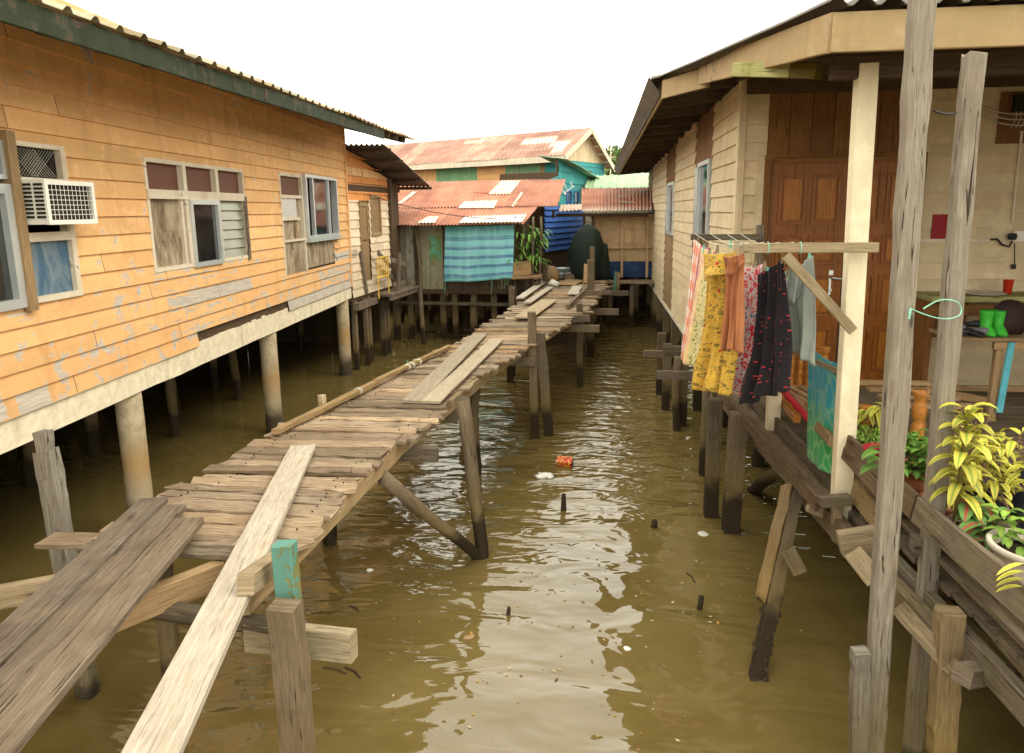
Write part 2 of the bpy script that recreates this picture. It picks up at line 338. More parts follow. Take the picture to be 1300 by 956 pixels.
def water():
    g = G('murky_water'); p = g.pos()
    n = g.noise(g.map(p, (.5, .7, 1)), 1.6, 4, .6, 1.2); c = g.mix(g.ramp(n, .35, .7), (.135, .098, .030), (.175, .130, .046))
    far = g.math('LENGTH' if False else 'ABSOLUTE', g.sep(p)[1])
    big = g.noise(g.map(p, (1.1, 2.3, 1)), 1.15, 2, .45, .6)
    mid = g.noise(g.map(p, (1.7, 4.3, 1), (3, 1, 0)), 1.25, 2, .5, 1.0)
    fine = g.noise(g.map(p, (5, 15, 1)), 1.0, 2, .5, .5)
    patch = g.ramp(g.noise(g.map(p, (.55, .5, 1), (2.3, 1.2, 0)), 1.0, 1), .38, .62)
    near = g.ramp(far, 3.0, 8.5, .10, .85)
    xx = g.sep(p)[0]; shel = g.math('MULTIPLY', g.ramp(xx, -4.3, -2.6, .10, 1), g.ramp(xx, 1.1, 2.4, 1, .25))
    h = g.math('ADD', g.math('MULTIPLY', g.math('MULTIPLY', big, shel), .55), g.math('MULTIPLY', g.math('MULTIPLY', g.math('ADD', g.math('MULTIPLY', mid, .56), g.math('MULTIPLY', fine, .07)), g.math('MULTIPLY', near, shel)), g.ramp(patch, 0, 1, .35, 1.0)))
    g.bump(h, 1.0, .105); g.b.inputs['IOR'].default_value = 1.58
    return g.done(c, .015, 0, .6)
M['water'] = water()
# leaves
def leafm(name, edge, mid, back=.0):
    g = G(name); x = g.sep(g.uv()); f = g.math('ABSOLUTE', g.math('SUBTRACT', x[0], .5)); f = g.math('ADD', f, g.math('MULTIPLY', g.noise(g.map(g.uv(), (14, 1.2, 1)), 1, 2), .12))
    c = g.mix(g.ramp(f, .08, .26), mid, edge); c = g.mix(1., c, g.ramp(g.attr('bid'), 0, 1, .55, 1.2), 'MULTIPLY'); y_ = g.sep(g.uv())[1]; c = g.mix(g.math('MULTIPLY', g.ramp(g.math('ADD', y_, g.math('MULTIPLY', g.noise(g.pos(), 30, 3), .3)), 1.0, 1.12), .8), c, (.16, .09, .03)); c = g.mix(g.ramp(g.noise(g.pos(), 45, 3), .6, .75, 0, .5), c, tuple(q * .45 for q in edge)); g.b.inputs['Subsurface Weight'].default_value = .0; m = g.done(c, .55, 0, .25)
    return m
M['yleaf'] = leafm('yellow_leaf', (.60, .54, .08), (.22, .33, .045)); M['gleaf'] = leafm('green_leaf', (.09, .22, .03), (.22, .34, .06))
M['rleaf'] = leafm('red_vein_leaf', (.13, .27, .07), (.42, .06, .05)); M['lleaf'] = leafm('lime_leaf', (.20, .36, .05), (.32, .44, .08))
M['treeleaf'] = leafm('tree_leaf', (.09, .17, .04), (.13, .21, .05)); M['twig'] = simple('dry_twig', (.20, .12, .08), .9); M['bark'] = simple('bark', (.14, .11, .08), .9)
# ------------------------------------------------------------------ generic builders
def siding(mb, W, s0, s1, z0, z1, bh, holes=(), top=None, lip=.024, jl=3.0, bares=(), vertical=False, tints=None):
    r = int(math.ceil((z1 - z0) / bh)); cuts = list(holes) + list(bares)
    for i in range(r):
        za, zb = z0 + i * bh, min(z0 + (i + 1) * bh, z1)
        zs = sorted({za, zb} | {z for h in cuts for z in (h[2], h[3]) if za + .012 < z < zb - .012})
        j = s0 + R_.random() * jl; js = []
        while j < s1: js.append(j); j += jl * (.6 + R_.random() * .9)
        for a, b in zip(zs, zs[1:]):
            ss = sorted({s0, s1} | {x for x in js if s0 + .1 < x < s1 - .1} | {x for h in cuts for x in (h[0], h[1]) if s0 < x < s1 and h[2] < (a + b) / 2 < h[3]})
            for c, d in zip(ss, ss[1:]):
                m_, zm = (c + d) / 2, (a + b) / 2
                if any(h[0] < m_ < h[1] and h[2] < zm < h[3] for h in holes): continue
                seed = R_.random; k = sum(1 for x in js if x <= c + 1e-4); mb.cb = (math.sin((i * 7.13 + k * 3.7 + z0 + s0) * 12.9898) * 43758.5453) % 1
                mb.cbare = 0.
                for h in bares:
                    if h[0] < m_ < h[1] and h[2] < zm < h[3]: mb.cbare = h[4] if len(h) > 4 else 1.
                if tints: mb.ct = tints(m_, zm)
                g0 = .003 if c in js else 0; g1 = .003 if d in js else 0
                n = max(1, int((d - c) / .5)); of = lambda z: .004 + (lip - .004) * (zb - z) / (zb - za if zb > za else 1)
                for q in range(n):
                    x0 = c + (d - c) * q / n + (g0 if q == 0 else 0); x1 = c + (d - c) * (q + 1) / n - (g1 if q == n - 1 else 0)
                    b0, b1 = (b, b) if top is None else (min(b, top(x0)), min(b, top(x1)))
                    if b0 <= a + .002 and b1 <= a + .002: continue
                    b0, b1 = max(b0, a), max(b1, a); wob = lambda x: .002 * noise.noise(Vector((x * 2, i * 5.1, s0)))
                    A, B, C, D = W.P(x0, a + wob(x0), of(a)), W.P(x1, a + wob(x1), of(a)), W.P(x1, b1 + .004, of(b1)), W.P(x0, b0 + .004, of(b0)); o = mb.cb * 31
                    mb.quad(A, B, C, D, [(o + x0, o + a), (o + x1, o + a), (o + x1, o + b1), (o + x0, o + b0)])
                    if a == za: mb.quad(W.P(x0, a + wob(x0), -.005), W.P(x1, a + wob(x1), -.005), B, A, [(o + x0, o), (o + x1, o), (o + x1, o + .02), (o + x0, o + .02)])
    mb.cbare = 0; mb.ct = (1, 1, 1)
def core(mb, W, s0, s1, z0, z1, holes=(), off=-.012, th=.06, top=None):
    """solid wall body behind the boards, with the openings cut through it"""
    ss = sorted({s0, s1} | {x for h in holes for x in h[:2] if s0 < x < s1}); zs = sorted({z0, z1} | {x for h in holes for x in h[2:4] if z0 < x < z1})
    for c, d in zip(ss, ss[1:]):
        for a, b in zip(zs, zs[1:]):
            if any(h[0] < (c + d) / 2 < h[1] and h[2] < (a + b) / 2 < h[3] for h in holes): continue
            b0, b1 = (b, b) if top is None else (min(b, top(c)), min(b, top(d)))
            if max(b0, b1) <= a: continue
            for o in (off, off - th): mb.quad(W.P(c, a, o), W.P(d, a, o), W.P(d, b1, o), W.P(c, b0, o))
    mb.quad(W.P(s0, z0, off), W.P(s1, z0, off), W.P(s1, z0, off - th), W.P(s0, z0, off - th))
    for s_ in (s0, s1): mb.quad(W.P(s_, z0, off), W.P(s_, z1 if top is None else top(s_), off), W.P(s_, z1 if top is None else top(s_), off - th), W.P(s_, z0, off - th))
    for h in holes:
        a, b, c, d = h[:4]
        mb.quad(W.P(a, c, off), W.P(b, c, off), W.P(b, c, off - th), W.P(a, c, off - th)); mb.quad(W.P(a, d, off), W.P(b, d, off), W.P(b, d, off - th), W.P(a, d, off - th))
        mb.quad(W.P(a, c, off), W.P(a, d, off), W.P(a, d, off - th), W.P(a, c, off - th)); mb.quad(W.P(b, c, off), W.P(b, d, off), W.P(b, d, off - th), W.P(b, c, off - th))
def corr(mb, a, b, c, d, wl=.08, amp=.012, lift=0., trap=False, sheet=.8, nlen=6, sag=.008, tintf=None, baref=None, th=.004):
    """corrugated sheet: a-b is the eave (waves run along it), d-c the upper edge"""
    a, b, c, d = map(Vector, (a, b, c, d)); L = max((b - a).length, (c - d).length); n = max(4, int(L / wl * (8 if trap else 6)))
    nm = (b - a).cross(d - a).normalized()
    if nm.z < 0: nm = -nm
    sid = R_.random() * 9; prev = None; cnt = 0
    for layer in (0, 1):
        grid = []
        for i in range(n + 1):
            t = i / n; x = t * L; ph = (x / wl) % 1
            if trap: wv = amp * (1 if ph < .16 else (1 - (ph - .16) / .1 if ph < .26 else (0 if ph < .9 else (ph - .9) / .1)))
            else: wv = amp * math.sin(2 * math.pi * ph)
            k = int(x / sheet); mb.cb = (math.sin((k + sid) * 91.7) * 437.5) % 1
            row = []
            for j in range(nlen + 1):
                v = j / nlen; p = a.lerp(b, t).lerp(d.lerp(c, t), v) + nm * (wv + lift + sag * noise.noise(Vector((x * .9 + sid, v * 3, 0))) * 2 + (k % 2) * .003 - layer * th)
                if j == 0: p += (a - d).normalized() * (.012 * math.sin(k * 5.1 + sid))
                if tintf: mb.ct = tintf(x, v)
                if baref: mb.cbare = baref(x, v)
                row.append(mb.V(p))
            grid.append(row)
        for i in range(n):
            for j in range(nlen):
                q = (grid[i][j], grid[i + 1][j], grid[i + 1][j + 1], grid[i][j + 1]); S_ = (d - a).length
                uv = [(i / n * L, j / nlen * S_), ((i + 1) / n * L, j / nlen * S_), ((i + 1) / n * L, (j + 1) / nlen * S_), (i / n * L, (j + 1) / nlen * S_)]
                mb.F(q if layer == 0 else q[::-1], uv if layer == 0 else uv[::-1])
        if prev:
            for i in range(n):
                for j in (0, nlen): mb.F((prev[i][j], prev[i + 1][j], grid[i + 1][j], grid[i][j]), [(0, 0)] * 4)
            for i in (0, n):
                for j in range(nlen): mb.F((prev[i][j], prev[i][j + 1], grid[i][j + 1], grid[i][j]), [(0, 0)] * 4)
        prev = grid
    mb.ct = (1, 1, 1); mb.cbare = 0
def leaf(mb, p, dirv, L, wd, droop=.5, up=(0, 0, 1), fold=.25, n=6, roll=0.):
    mb.rnd(); p = Vector(p); d = Vector(dirv).normalized(); z = Vector(up); side = d.cross(z)
    if side.length < .05: side = Vector((1, 0, 0))
    side.normalize(); side = (Matrix.Rotation(roll, 3, d) @ side); q = p.copy(); rows = []
    for k in range(n + 1):
        t = k / n; wv = wd * .5 * (math.sin(math.pi * min(1, t ** .75)) ** .8 + .06) * (1 if t < 1 else .05); nrm = side.cross(d).normalized()
        rows.append([mb.V(q - side * wv + nrm * (wv * fold)), mb.V(q), mb.V(q + side * wv + nrm * (wv * fold))])
        d = (d + Vector((0, 0, -droop / n * (1 + t)))).normalized(); q = q + d * (L / n)
    for k in range(n):
        for j in (0, 1):
            mb.F((rows[k][j], rows[k][j + 1], rows[k + 1][j + 1], rows[k + 1][j]), [(j * .5, k / n), (j * .5 + .5, k / n), (j * .5 + .5, (k + 1) / n), (j * .5, (k + 1) / n)])
def smooth(pts, k=2):
    for _ in range(k):
        q = [pts[0]]
        for a, b in zip(pts, pts[1:]): q += [a.lerp(b, .25), a.lerp(b, .75)]
        pts = q + [pts[-1]]
    return pts
def line(mb, pts, r=.004, n=5): mb.tube(pts, r, n)
def sagline(p, q, sag=.03, n=8):
    p, q = Vector(p), Vector(q); return [p.lerp(q, k / n) - Vector((0, 0, sag * math.sin(math.pi * k / n))) for k in range(n + 1)]
# ================================================================== SETTING
mb = MB(); mb.quad((-300, -60, 0), (300, -60, 0), (300, 500, 0), (-300, 500, 0)); wt = obj('water', mb, M['water'], loc=(0, 0, 0)); wt['kind'] = 'structure'
def hills():
    mb = MB(); n, m = 60, 8; g = []
    for i in range(n + 1):
        a = math.radians(-70 + 140 * i / n); row = []
        for j in range(m + 1):
            r = 110 + j * 16; hh = 9 * math.sin(math.pi * min(1, j / m * 1.1) * .5) * (.35 + .75 * noise.noise(Vector((a * 2.2, 3, 1))) ** 2 * 2 + .25 * noise.noise(Vector((a * 7, j * .6, 2))))
            row.append(mb.V((r * math.sin(a), r * math.cos(a), hh - .3)))
        g.append(row)
    for i in range(n):
        for j in range(m): mb.F((g[i][j], g[i + 1][j], g[i + 1][j + 1], g[i][j + 1]), [(0, 0)] * 4)
    o = obj('hills', mb, simple('hill_green', (.06, .10, .03), .95, var=.4, scale=.4), smooth=True, loc=(0, 110, 0)); o['kind'] = 'structure'
hills()
# ================================================================== LEFT ORANGE HOUSE
LW = Wall((-3.681, 3.756), (-4.147, 11.637), 1)      # normal faces the canal (+x)
if LW.n.x < 0: LW = Wall((-3.681, 3.756), (-4.147, 11.637), -1)
Ls = lambda px, py: LW.at(px, py)
cs = Ls(440, 270)[0]                                  # far corner
LS0 = -6.0; ZB0, ZB1, ZT = 1.33, 1.53, 4.30
house = thing('orange_house', 'long orange clapboard house on concrete columns along the left side', 'house', (-3.9, 7, 1.33))
# openings (s0, s1, z0, z1)
wA = (Ls(0, 280)[0] - 1.3, Ls(92, 300)[0], 2.235, 3.27)       # window with air conditioner, continues out of frame
wB = (Ls(186, 270)[0], Ls(312, 290)[0], 2.30, 3.28)
wC = (Ls(355, 250)[0], Ls(424, 260)[0], 2.43, 3.30)
wCb = (Ls(360, 330)[0], Ls(424, 330)[0] , 1.99, 2.43)
gap = (Ls(250, 430)[0], Ls(366, 400)[0], 1.53, 1.66)
bares = [(Ls(384, 340)[0], cs, 2.02, 2.15), (Ls(405, 380)[0], cs, 1.80, 1.94, .66), (Ls(405, 380)[0] + .1, cs, 1.66, 1.80, .62), (Ls(366, 400)[0], cs, 1.53, 1.66),
         (Ls(245, 380)[0], Ls(318, 360)[0], 1.94, 2.07), (Ls(212, 390)[0], Ls(245, 380)[0], 1.94, 2.07, .75), (Ls(212, 390)[0], Ls(300, 370)[0], 2.07, 2.2, .5), (Ls(195, 370)[0], Ls(300, 350)[0], 2.16, 2.3, .5),
         (Ls(217, 400)[0], Ls(300, 380)[0], 1.80, 1.94, .52), (Ls(217, 410)[0], Ls(300, 390)[0], 1.66, 1.80, .48), (Ls(20, 520)[0], Ls(62, 510)[0], 1.53, 1.66, .8), (LS0, Ls(40, 400)[0], 2.08, 2.22, .5)]
mb = MB(); siding(mb, LW, LS0, cs, ZB1, ZT, .14, [wA, wB, wC, wCb, gap], bares=bares); obj('wall', mb, M['orange'], house)
mb = MB(); core(mb, LW, LS0, cs, ZB1 - .1, ZT, [wA, wB, wC]); 
IW = Wall(LW.P(cs, 0)[:2], (LW.P(cs, 0, -15))[:2], 1)
end = Wall(tuple(LW.P(cs - .02, 0))[:2], tuple(LW.P(cs - .02, 0, -15))[:2], 1)
siding(mb, end if end.n.y > 0 else Wall(tuple(LW.P(cs - .02, 0))[:2], tuple(LW.P(cs - .02, 0, -15))[:2], -1), 0, 15, ZB1, ZT, .14)
obj('sheathing', mb, M['dark'], house)
mb = MB(); 
mb.quad(LW.P(LS0, ZB1 - .08, -.1), LW.P(cs, ZB1 - .08, -.1), LW.P(cs, ZB1 - .08, -15), LW.P(LS0, ZB1 - .08, -15))
mb.quad(LW.P(LS0, ZB1 - .12, -.1), LW.P(cs, ZB1 - .12, -.1), LW.P(cs, ZB1 - .12, -15), LW.P(LS0, ZB1 - .12, -15))
mb.quad(LW.P(LS0, ZB1, -15), LW.P(cs, ZB1, -15), LW.P(cs, ZT, -15), LW.P(LS0, ZT, -15)); mb.quad(LW.P(LS0, ZB1, -.05), LW.P(LS0, ZB1, -15), LW.P(LS0, ZT, -15), LW.P(LS0, ZT, -.05))
mb.quad(LW.P(LS0, ZT, -.05), LW.P(cs, ZT, -.05), LW.P(cs, ZT, -15), LW.P(LS0, ZT, -15))
obj('floor', mb, M['dark'], house)  # house body deepened so the space beneath it stays dark
mb = MB(); n = 34
for k in range(n):     # concrete beam with a rough edge
    a = LS0 + (cs + .02 - LS0) * k / n; b = LS0 + (cs + .02 - LS0) * (k + 1) / n
    j = lambda s_: .012 * noise.noise(Vector((s_ * 3, 0, 1)))
    P = LW.P; q0 = [P(a, ZB0 + j(a), .0), P(b, ZB0 + j(b), .0), P(b, ZB1 - .004, .0 + j(b)), P(a, ZB1 - .004, j(a))]
    mb.quad(*q0); mb.quad(P(a, ZB0 + j(a), -.25), P(b, ZB0 + j(b), -.25), q0[1], q0[0]); mb.quad(q0[3], q0[2], P(b, ZB1 - .004, -.25), P(a, ZB1 - .004, -.25))
mb.quad(P(cs + .02, ZB0, 0), P(cs + .02, ZB0, -.25), P(cs + .02, ZB1, -.25), P(cs + .02, ZB1, 0))
obj('foundation_beam', mb, M['concrete'], house)
mb = MB()
for k in range(26):
    s_ = gap[0] + (gap[1] - gap[0]) * (k + .5) / 26; mb.box(LW, s_ - .05, s_ + .05, ZB1 - .01, ZB1 + .03 + .05 * abs(noise.noise(Vector((k * .9, 2, 2)))), -.05, .0)
obj('broken_mortar', mb, M['concrete'], house)
for px, py in ((180, 505), (352, 433), (443, 384), (-190, 640)):
    s_, z_ = LW.at(px, py); c = LW.P(s_, 0, -.12); mb = MB(); pr = []
    for k in range(15): pr.append((.105 + .006 * noise.noise(Vector((px, k * .7, 0))), -.6 + k * (ZB0 + .64) / 14))
    mb.lathe(pr, (c.x, c.y, 0), 26); obj('column', mb, M['column'], house, smooth=True)
# corner board and trim
mb = MB(); mb.box(LW, cs - .03, cs + .035, ZB1, ZT - .05, -.02, .035); obj('corner_board', mb, M['orange'], house)
# fascia + roof
def lp(px, py): s_, z_ = LE.at(px, py); return s_, z_
LE = Wall(tuple(LW.P(0, 0, .85))[:2], tuple(LW.P(5, 0, .85))[:2], 1 if LW.n.dot(Wall((0, 0), LW.d[:2], 1).n) > 0 else -1)
fs0, fz0 = LE.at(0, 28); fs1, fz1 = LE.at(487, 177)
sl_ = (fz1 - fz0) / (fs1 - fs0); fz = lambda s_: fz0 + sl_ * (s_ - fs0)
mb = MB(); mid = LE.at(335, 133)[0]
mb.prism(LE.P(LS0 - .4, fz(LS0 - .4) + .07, 0), LE.P(mid, fz(mid) + .07, 0), .135, .025, up=LE.n, seg=20, jit=.004); mb.prism(LE.P(mid + .003, fz(mid) + .07, .004), LE.P(fs1, fz1 + .07, .004), .135, .025, up=LE.n, seg=14, jit=.004)
obj('fascia', mb, M['green_trim'], house)
re_ = LE.at(524, 180)[0]; rise = 2.0
e0, e1 = LE.P(LS0 - .6, fz(LS0 - .6) + .15, .05), LE.P(re_, fz(re_) + .15, .05); t1, t0 = LE.P(re_, fz(re_) + .18 + 2.0, -7.6), LE.P(LS0 - .6, fz(LS0 - .6) + .18 + 2.0, -7.6)
tr_ = lambda x, v: [(.8, .75, .8), (1.0, 1.1, 1.2), (.42, .4, .38), (.65, .75, .9)][int(abs(math.sin(int(x / .78) * 3.3)) * 3.99)]
mb = MB(); corr(mb, e0, e1, t1, t0, wl=.23, amp=.03, trap=True, sheet=.78, nlen=5, tintf=tr_)
rf = obj('roof', mb, M['roof_orange'], house)
mb = MB(); b0, b1 = LE.P(LS0 - .6, fz(LS0 - .6) + .18, -15.6), LE.P(re_, fz(re_) + .18, -15.6)
corr(mb, b1, b0, t0, t1, wl=.23, amp=.03, trap=True, sheet=.78, nlen=4, tintf=tr_); obj('roof', mb, M['roof_orange'], house)
mb = MB()
s_ = LS0
while s_ < re_ - .1:       # rafters under the overhang
    mb.prism(LE.P(s_, fz(s_) + .10, -.01), LE.P(s_, fz(s_) + .10 + .30, -1.2), .05, .10); s_ += .62
obj('rafters', mb, M['dark'], house)
# under-floor joists + rear stilts
for k in range(22):
    s_ = LS0 + .4 + k * .72; mb = MB()
    if s_ < cs: mb.prism(LW.P(s_, ZB0 + .02, -.26), LW.P(s_, ZB0 + .02, -6.8), .06, .13); obj('joist', mb, M['dark'], house)
for k in range(42):
    s_ = -2 + (k % 14) * .8 + R_.uniform(-.2, .2); o_ = -1.3 - (k // 14) * 1.5 - R_.random() * .8; p = LW.P(s_, -.5, o_); q = LW.P(s_ + R_.uniform(-.1, .1), ZB0 + .1, o_)
    if s_ > cs - .1: continue
    mb = MB(); mb.pole(p, q, R_.uniform(.05, .08)); obj('stilt', mb, M['stilt'], house, smooth=True)
mb = MB()
for k in range(60):
    s_ = LS0 + k * .32
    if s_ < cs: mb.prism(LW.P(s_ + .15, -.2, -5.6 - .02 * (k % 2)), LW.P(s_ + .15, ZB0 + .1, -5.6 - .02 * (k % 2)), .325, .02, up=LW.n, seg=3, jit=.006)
obj('sky_block_boards', mb, M['dark'], house)  # boards added to keep sky light out from under the house
# ---- windows of the orange house
def frame_rect(mb, W, s0, s1, z0, z1, w_, o0, o1):
    mb.box(W, s0, s1, z1 - w_, z1, o0, o1); mb.box(W, s0, s1, z0, z0 + w_, o0, o1); mb.box(W, s0, s0 + w_, z0 + w_, z1 - w_, o0, o1); mb.box(W, s1 - w_, s1, z0 + w_, z1 - w_, o0, o1)
def pane(name, m, W, s0, s1, z0, z1, o, parent): mb = MB(); mb.box(W, s0, s1, z0, z1, o - .006, o); return obj(name, mb, m, parent)
# B: three upper screens, plywood, framed dark sash, louvred frosted glass
a, b, c, d = wB; w3 = (b - a) / 3; zt = 2.985
mb = MB(); frame_rect(mb, LW, a, b, c, d, .035, -.06, .022)
mb.box(LW, a, b, zt - .05, zt + .03, -.05, .034)
for k in (1, 2): mb.box(LW, a + w3 * k - .03, a + w3 * k + .03, zt + .03, d - .035, -.04, .026); mb.box(LW, a + w3 * k - .028, a + w3 * k + .028, c + .035, zt - .05, -.04, .026)
mb.box(LW, a + w3 - .09, a + w3 - .05, c + .035, zt - .05, -.03, .012)
win = obj('window', mb, M['whitetrim'], house, label='three-bay window with brown screens, boarded left bay and louvred right bay')
for k in range(3): pane('insect_screen', M['screen'], LW, a + w3 * k + .03, a + w3 * (k + 1) - .03, zt + .03, d - .03, -.03, win)
pane('plywood_board', M['ply'], LW, a + .03, a + w3 - .03, c + .03, zt - .05, -.02, win)
mb = MB(); frame_rect(mb, LW, a + w3 + .03, a + 2 * w3 - .03, c - .01, zt - .05, .045, -.02, .045); obj('sash', mb, M['alu'], win)
pane('pane', M['glass'], LW, a + w3 + .06, a + 2 * w3 - .06, c + .03, zt - .08, .012, win)
mb = MB(); nl = 6; hz = (zt - .05 - c - .03) / nl
for k in range(nl):
    z_ = c + .03 + hz * k; mb.rnd(); mb.quad(LW.P(a + 2 * w3 + .03, z_, .005), LW.P(b - .04, z_, .005), LW.P(b - .04, z_ + hz + .012, -.022), LW.P(a + 2 * w3 + .03, z_ + hz + .012, -.022))
obj('louvre', mb, M['frost'], win)
mb = MB(); mb.prism(LW.P(b - .02, c - .02, .03), LW.P(b - .02, zt, .03), .05, .02, up=LW.n, seg=9, jit=.015); obj('edge_strip', mb, M['grey'], win)
# C: screen + patched left bay, wide sliding aluminium window
a, b, c, d = wC; sm = Ls(384, 260)[0]
mb = MB(); mb.box(LW, a, sm - .02, 2.99, 3.03, -.03, .02); mb.box(LW, a - .03, a + .015, wCb[2], d, -.03, .02); mb.box(LW, a, sm, d - .03, d + .01, -.03, .02); mb.box(LW, sm - .06, sm - .01, 2.0, d, -.03, .024)
mb.box(LW, a, sm, 2.42, 2.45, -.03, .03); mb.box(LW, a, sm - .15, 2.70, 2.74, -.02, .015)
win = obj('window', mb, M['whitetrim'], house, label='wide sliding aluminium window beside a patched bay, nearest the far corner')
pane('insect_screen', M['screen'], LW, a + .015, sm - .06, 3.03, d - .03, -.02, win); pane('tin_patch', M['alu'], LW, a + .03, sm - .22, 2.74, 2.99, -.01, win)
pane('plywood_board', M['ply'], LW, a + .015, sm - .06, 2.45, 2.99, -.025, win); pane('yellow_board', M['tan'], LW, sm - .3, sm - .22, 2.45, 2.74, -.012, win)
mb = MB(); frame_rect(mb, LW, sm, b, c, d + .03, .045, -.03, .07); t_ = (b - sm) / 4
mb.box(LW, sm + t_ * .9, sm + t_ * .9 + .05, c + .045, d - .015, .0, .05); mb.box(LW, b - t_ * 1.1, b - t_ * 1.1 + .04, c + .045, d - .015, .0, .05)
mb.box(LW, sm - .02, b + .03, c - .045, c - .004, -.02, .09)
obj('sash', mb, M['alu'], win); pane('pane', M['glass'], LW, sm + t_, b - t_, c + .04, d - .01, .02, win)
mb = MB(); 
for q in (0, 1):
    x0, x1 = (sm + .03, sm + t_) if q == 0 else (b - t_, b - .03)
    for k in range(8):
        u0, u1 = x0 + (x1 - x0) * k / 8, x0 + (x1 - x0) * (k + 1) / 8; mb.quad(LW.P(u0, c + .03, -.03 - .02 * (k % 2)), LW.P(u1, c + .03, -.03 - .02 * ((k + 1) % 2)), LW.P(u1, d, -.03 - .02 * ((k + 1) % 2)), LW.P(u0, d, -.03 - .02 * (k % 2)))
obj('curtain', mb, M['curtain'], win)
mb = MB(); mb.box(LW, a, sm - .07, 1.99, 2.42, -.02, .0); mb.box(LW, sm, b - .12, 2.02, 2.385, -.02, .004); mb.box(LW, b - .10, b, 2.02, 2.385, -.02, .012); obj('board_panel', mb, M['ply'], win)
# A: window with the air conditioner
a, b, c, d = wA; po = Ls(14, 280)[0]
mb = MB(); mb.box(LW, b - .05, b, c, d, -.05, .025); mb.box(LW, po, b, c - .01, c + .03, -.05, .03); mb.box(LW, po, b, d - .02, d + .01, -.04, .02)
mb.box(LW, po, b - .05, 3.0, 3.05, -.05, .04); mb.box(LW, po, b - .05, 2.63, 2.69, -.05, .03)
win = obj('window', mb, M['whitetrim'], house, label='tall window holding the air conditioner, dirty blue pane below it')
mb = MB(); mb.box(LW, po - .015, po + .06, c - .05, d + .06, -.03, .06); obj('mullion', mb, M['tan'], win)
mb = MB(); frame_rect(mb, LW, a, po - .015, c - .02, 3.0, .06, -.03, .045); frame_rect(mb, LW, a, po - .015, 3.03, d, .03, -.03, .03); obj('sash', mb, M['alu'], win)
pane('pane', M['glass'], LW, a + .05, po - .05, c, d - .01, .0, win); pane('blue_pane', M['bluepane'], LW, po + .06, b - .05, c + .03, 2.63, -.01, win); pane('insect_screen', M['glass'], LW, po + .06, b - .05, 3.05, d - .02, -.02, win)
mb = MB()   # wire mesh over the top screen
for k in range(18):
    x0 = po + .07 + k * .028; 
    for q in (-1, 1):
        x1 = x0 + q * .2; 
        if po + .05 < x1 < b - .05 and x0 < b - .05: line(mb, [LW.P(x0, 3.06, -.01), LW.P(x1, d - .03, -.01)], .0012, 3)
obj('wire_mesh', mb, M['rope'], win)
# ---- air conditioner
def PR(v): q = ROT.transposed() @ (Vector(v) - CAM); return 650 + FPX * q.x / -q.z
ac0 = Ls(24, 265)[0]; ao = min((abs(PR(LW.P(ac0, 2.85, k * .01)) - 60), k * .01) for k in range(5, 60))[1]; ac1 = min((abs(PR(LW.P(ac0 + k * .01, 2.85, ao)) - 121), ac0 + k * .01) for k in range(10, 90))[1]; ac = thing('air_conditioner', 'white box air conditioner jutting out of the left window above the blue pane', 'air conditioner', tuple(LW.P((ac0 + ac1) / 2, 2.70, .1)))
P = LW.P; za, zb_ = LW.at(60, 292)[1] - .0 + .04, 0; zb_ = za + .285
mb = MB(); e = .02
mb.box(LW, ac0, ac1, zb_ - .012, zb_, -.1, ao); mb.box(LW, ac0, ac1, za, za + .012, -.1, ao); mb.box(LW, ac0, ac0 + .012, za + .012, zb_ - .012, -.1, ao - .001); mb.box(LW, ac1 - .012, ac1, za + .012, zb_ - .012, -.1, ao - .001)
frame_rect(mb, LW, ac0 - .002, ac1 + .002, za - .002, zb_ + .002, .03, ao - .015, ao + .006); obj('casing', mb, M['white'], ac)
mb = MB(); mb.box(LW, ac0 + .014, ac1 - .014, za + .014, zb_ - .014, ao - .05, ao - .03); obj('condenser', mb, M['inside'], ac)
mb = MB()
for k in range(1, 11): x_ = ac0 + .03 + (ac1 - ac0 - .06) * k / 11; line(mb, [P(x_, za + .03, ao), P(x_, zb_ - .03, ao)], .0022, 4)
for k in range(1, 7): z_ = za + .03 + (zb_ - za - .06) * k / 7; line(mb, [P(ac0 + .03, z_, ao + .003), P(ac1 - .03, z_, ao + .003)], .0022, 4)
obj('grille', mb, M['white'], ac)
for k in (0, 1):
    o0 = .04 + k * ao * .42; mb = MB(); SW = Wall(tuple(P(ac0 - .001, 0, 0))[:2], tuple(P(ac0 - .001, 0, 1))[:2], 1)
    if SW.n.dot(LW.d) > 0: SW = Wall(tuple(P(ac0 - .001, 0, 0))[:2], tuple(P(ac0 - .001, 0, 1))[:2], -1)
    for q in range(9): mb.box(SW, o0, o0 + ao * .32, za + .04 + q * .026, za + .04 + q * .026 + .016, -.002, .004)
    obj('side_vent', mb, M['inside'], ac)
# ================================================================== ANNEX (lean-to at the end of the orange house)
ax0 = LW.P(cs + .06, 0); AW = Wall((ax0.x, ax0.y), (-4.02, 14.3), 1)
if AW.n.x < 0: AW = Wall((ax0.x, ax0.y), (-4.02, 14.3), -1)
aL = (Vector((-4.02, 14.3, 0)) - AW.o).length
annex = thing('lean_to_shack', 'patched orange and whitewashed lean-to shack on wooden stilts behind the orange house', 'shack', (-4.1, 12.8, 1.2))
atop = lambda s_: 3.85 - .20 * s_
A_ = lambda px, py: AW.at(px, py)
dz0, dz1 = A_(463, 262)[0], A_(476, 262)[0]; hz = [(A_(456, 300)[0], A_(469, 300)[0], 1.55, 3.0), (A_(470, 280)[0], A_(482, 280)[0], 2.4, 3.1)]
def at_(s_, z):
    if z < 1.95 and s_ > .1: return (1.0, .98, .92)
    if z > 3.02: return (1.0, .50, .22) if not (3.42 < z < 3.58) else (1.05, .78, .5)
    return (1.05, 1.03, .98)
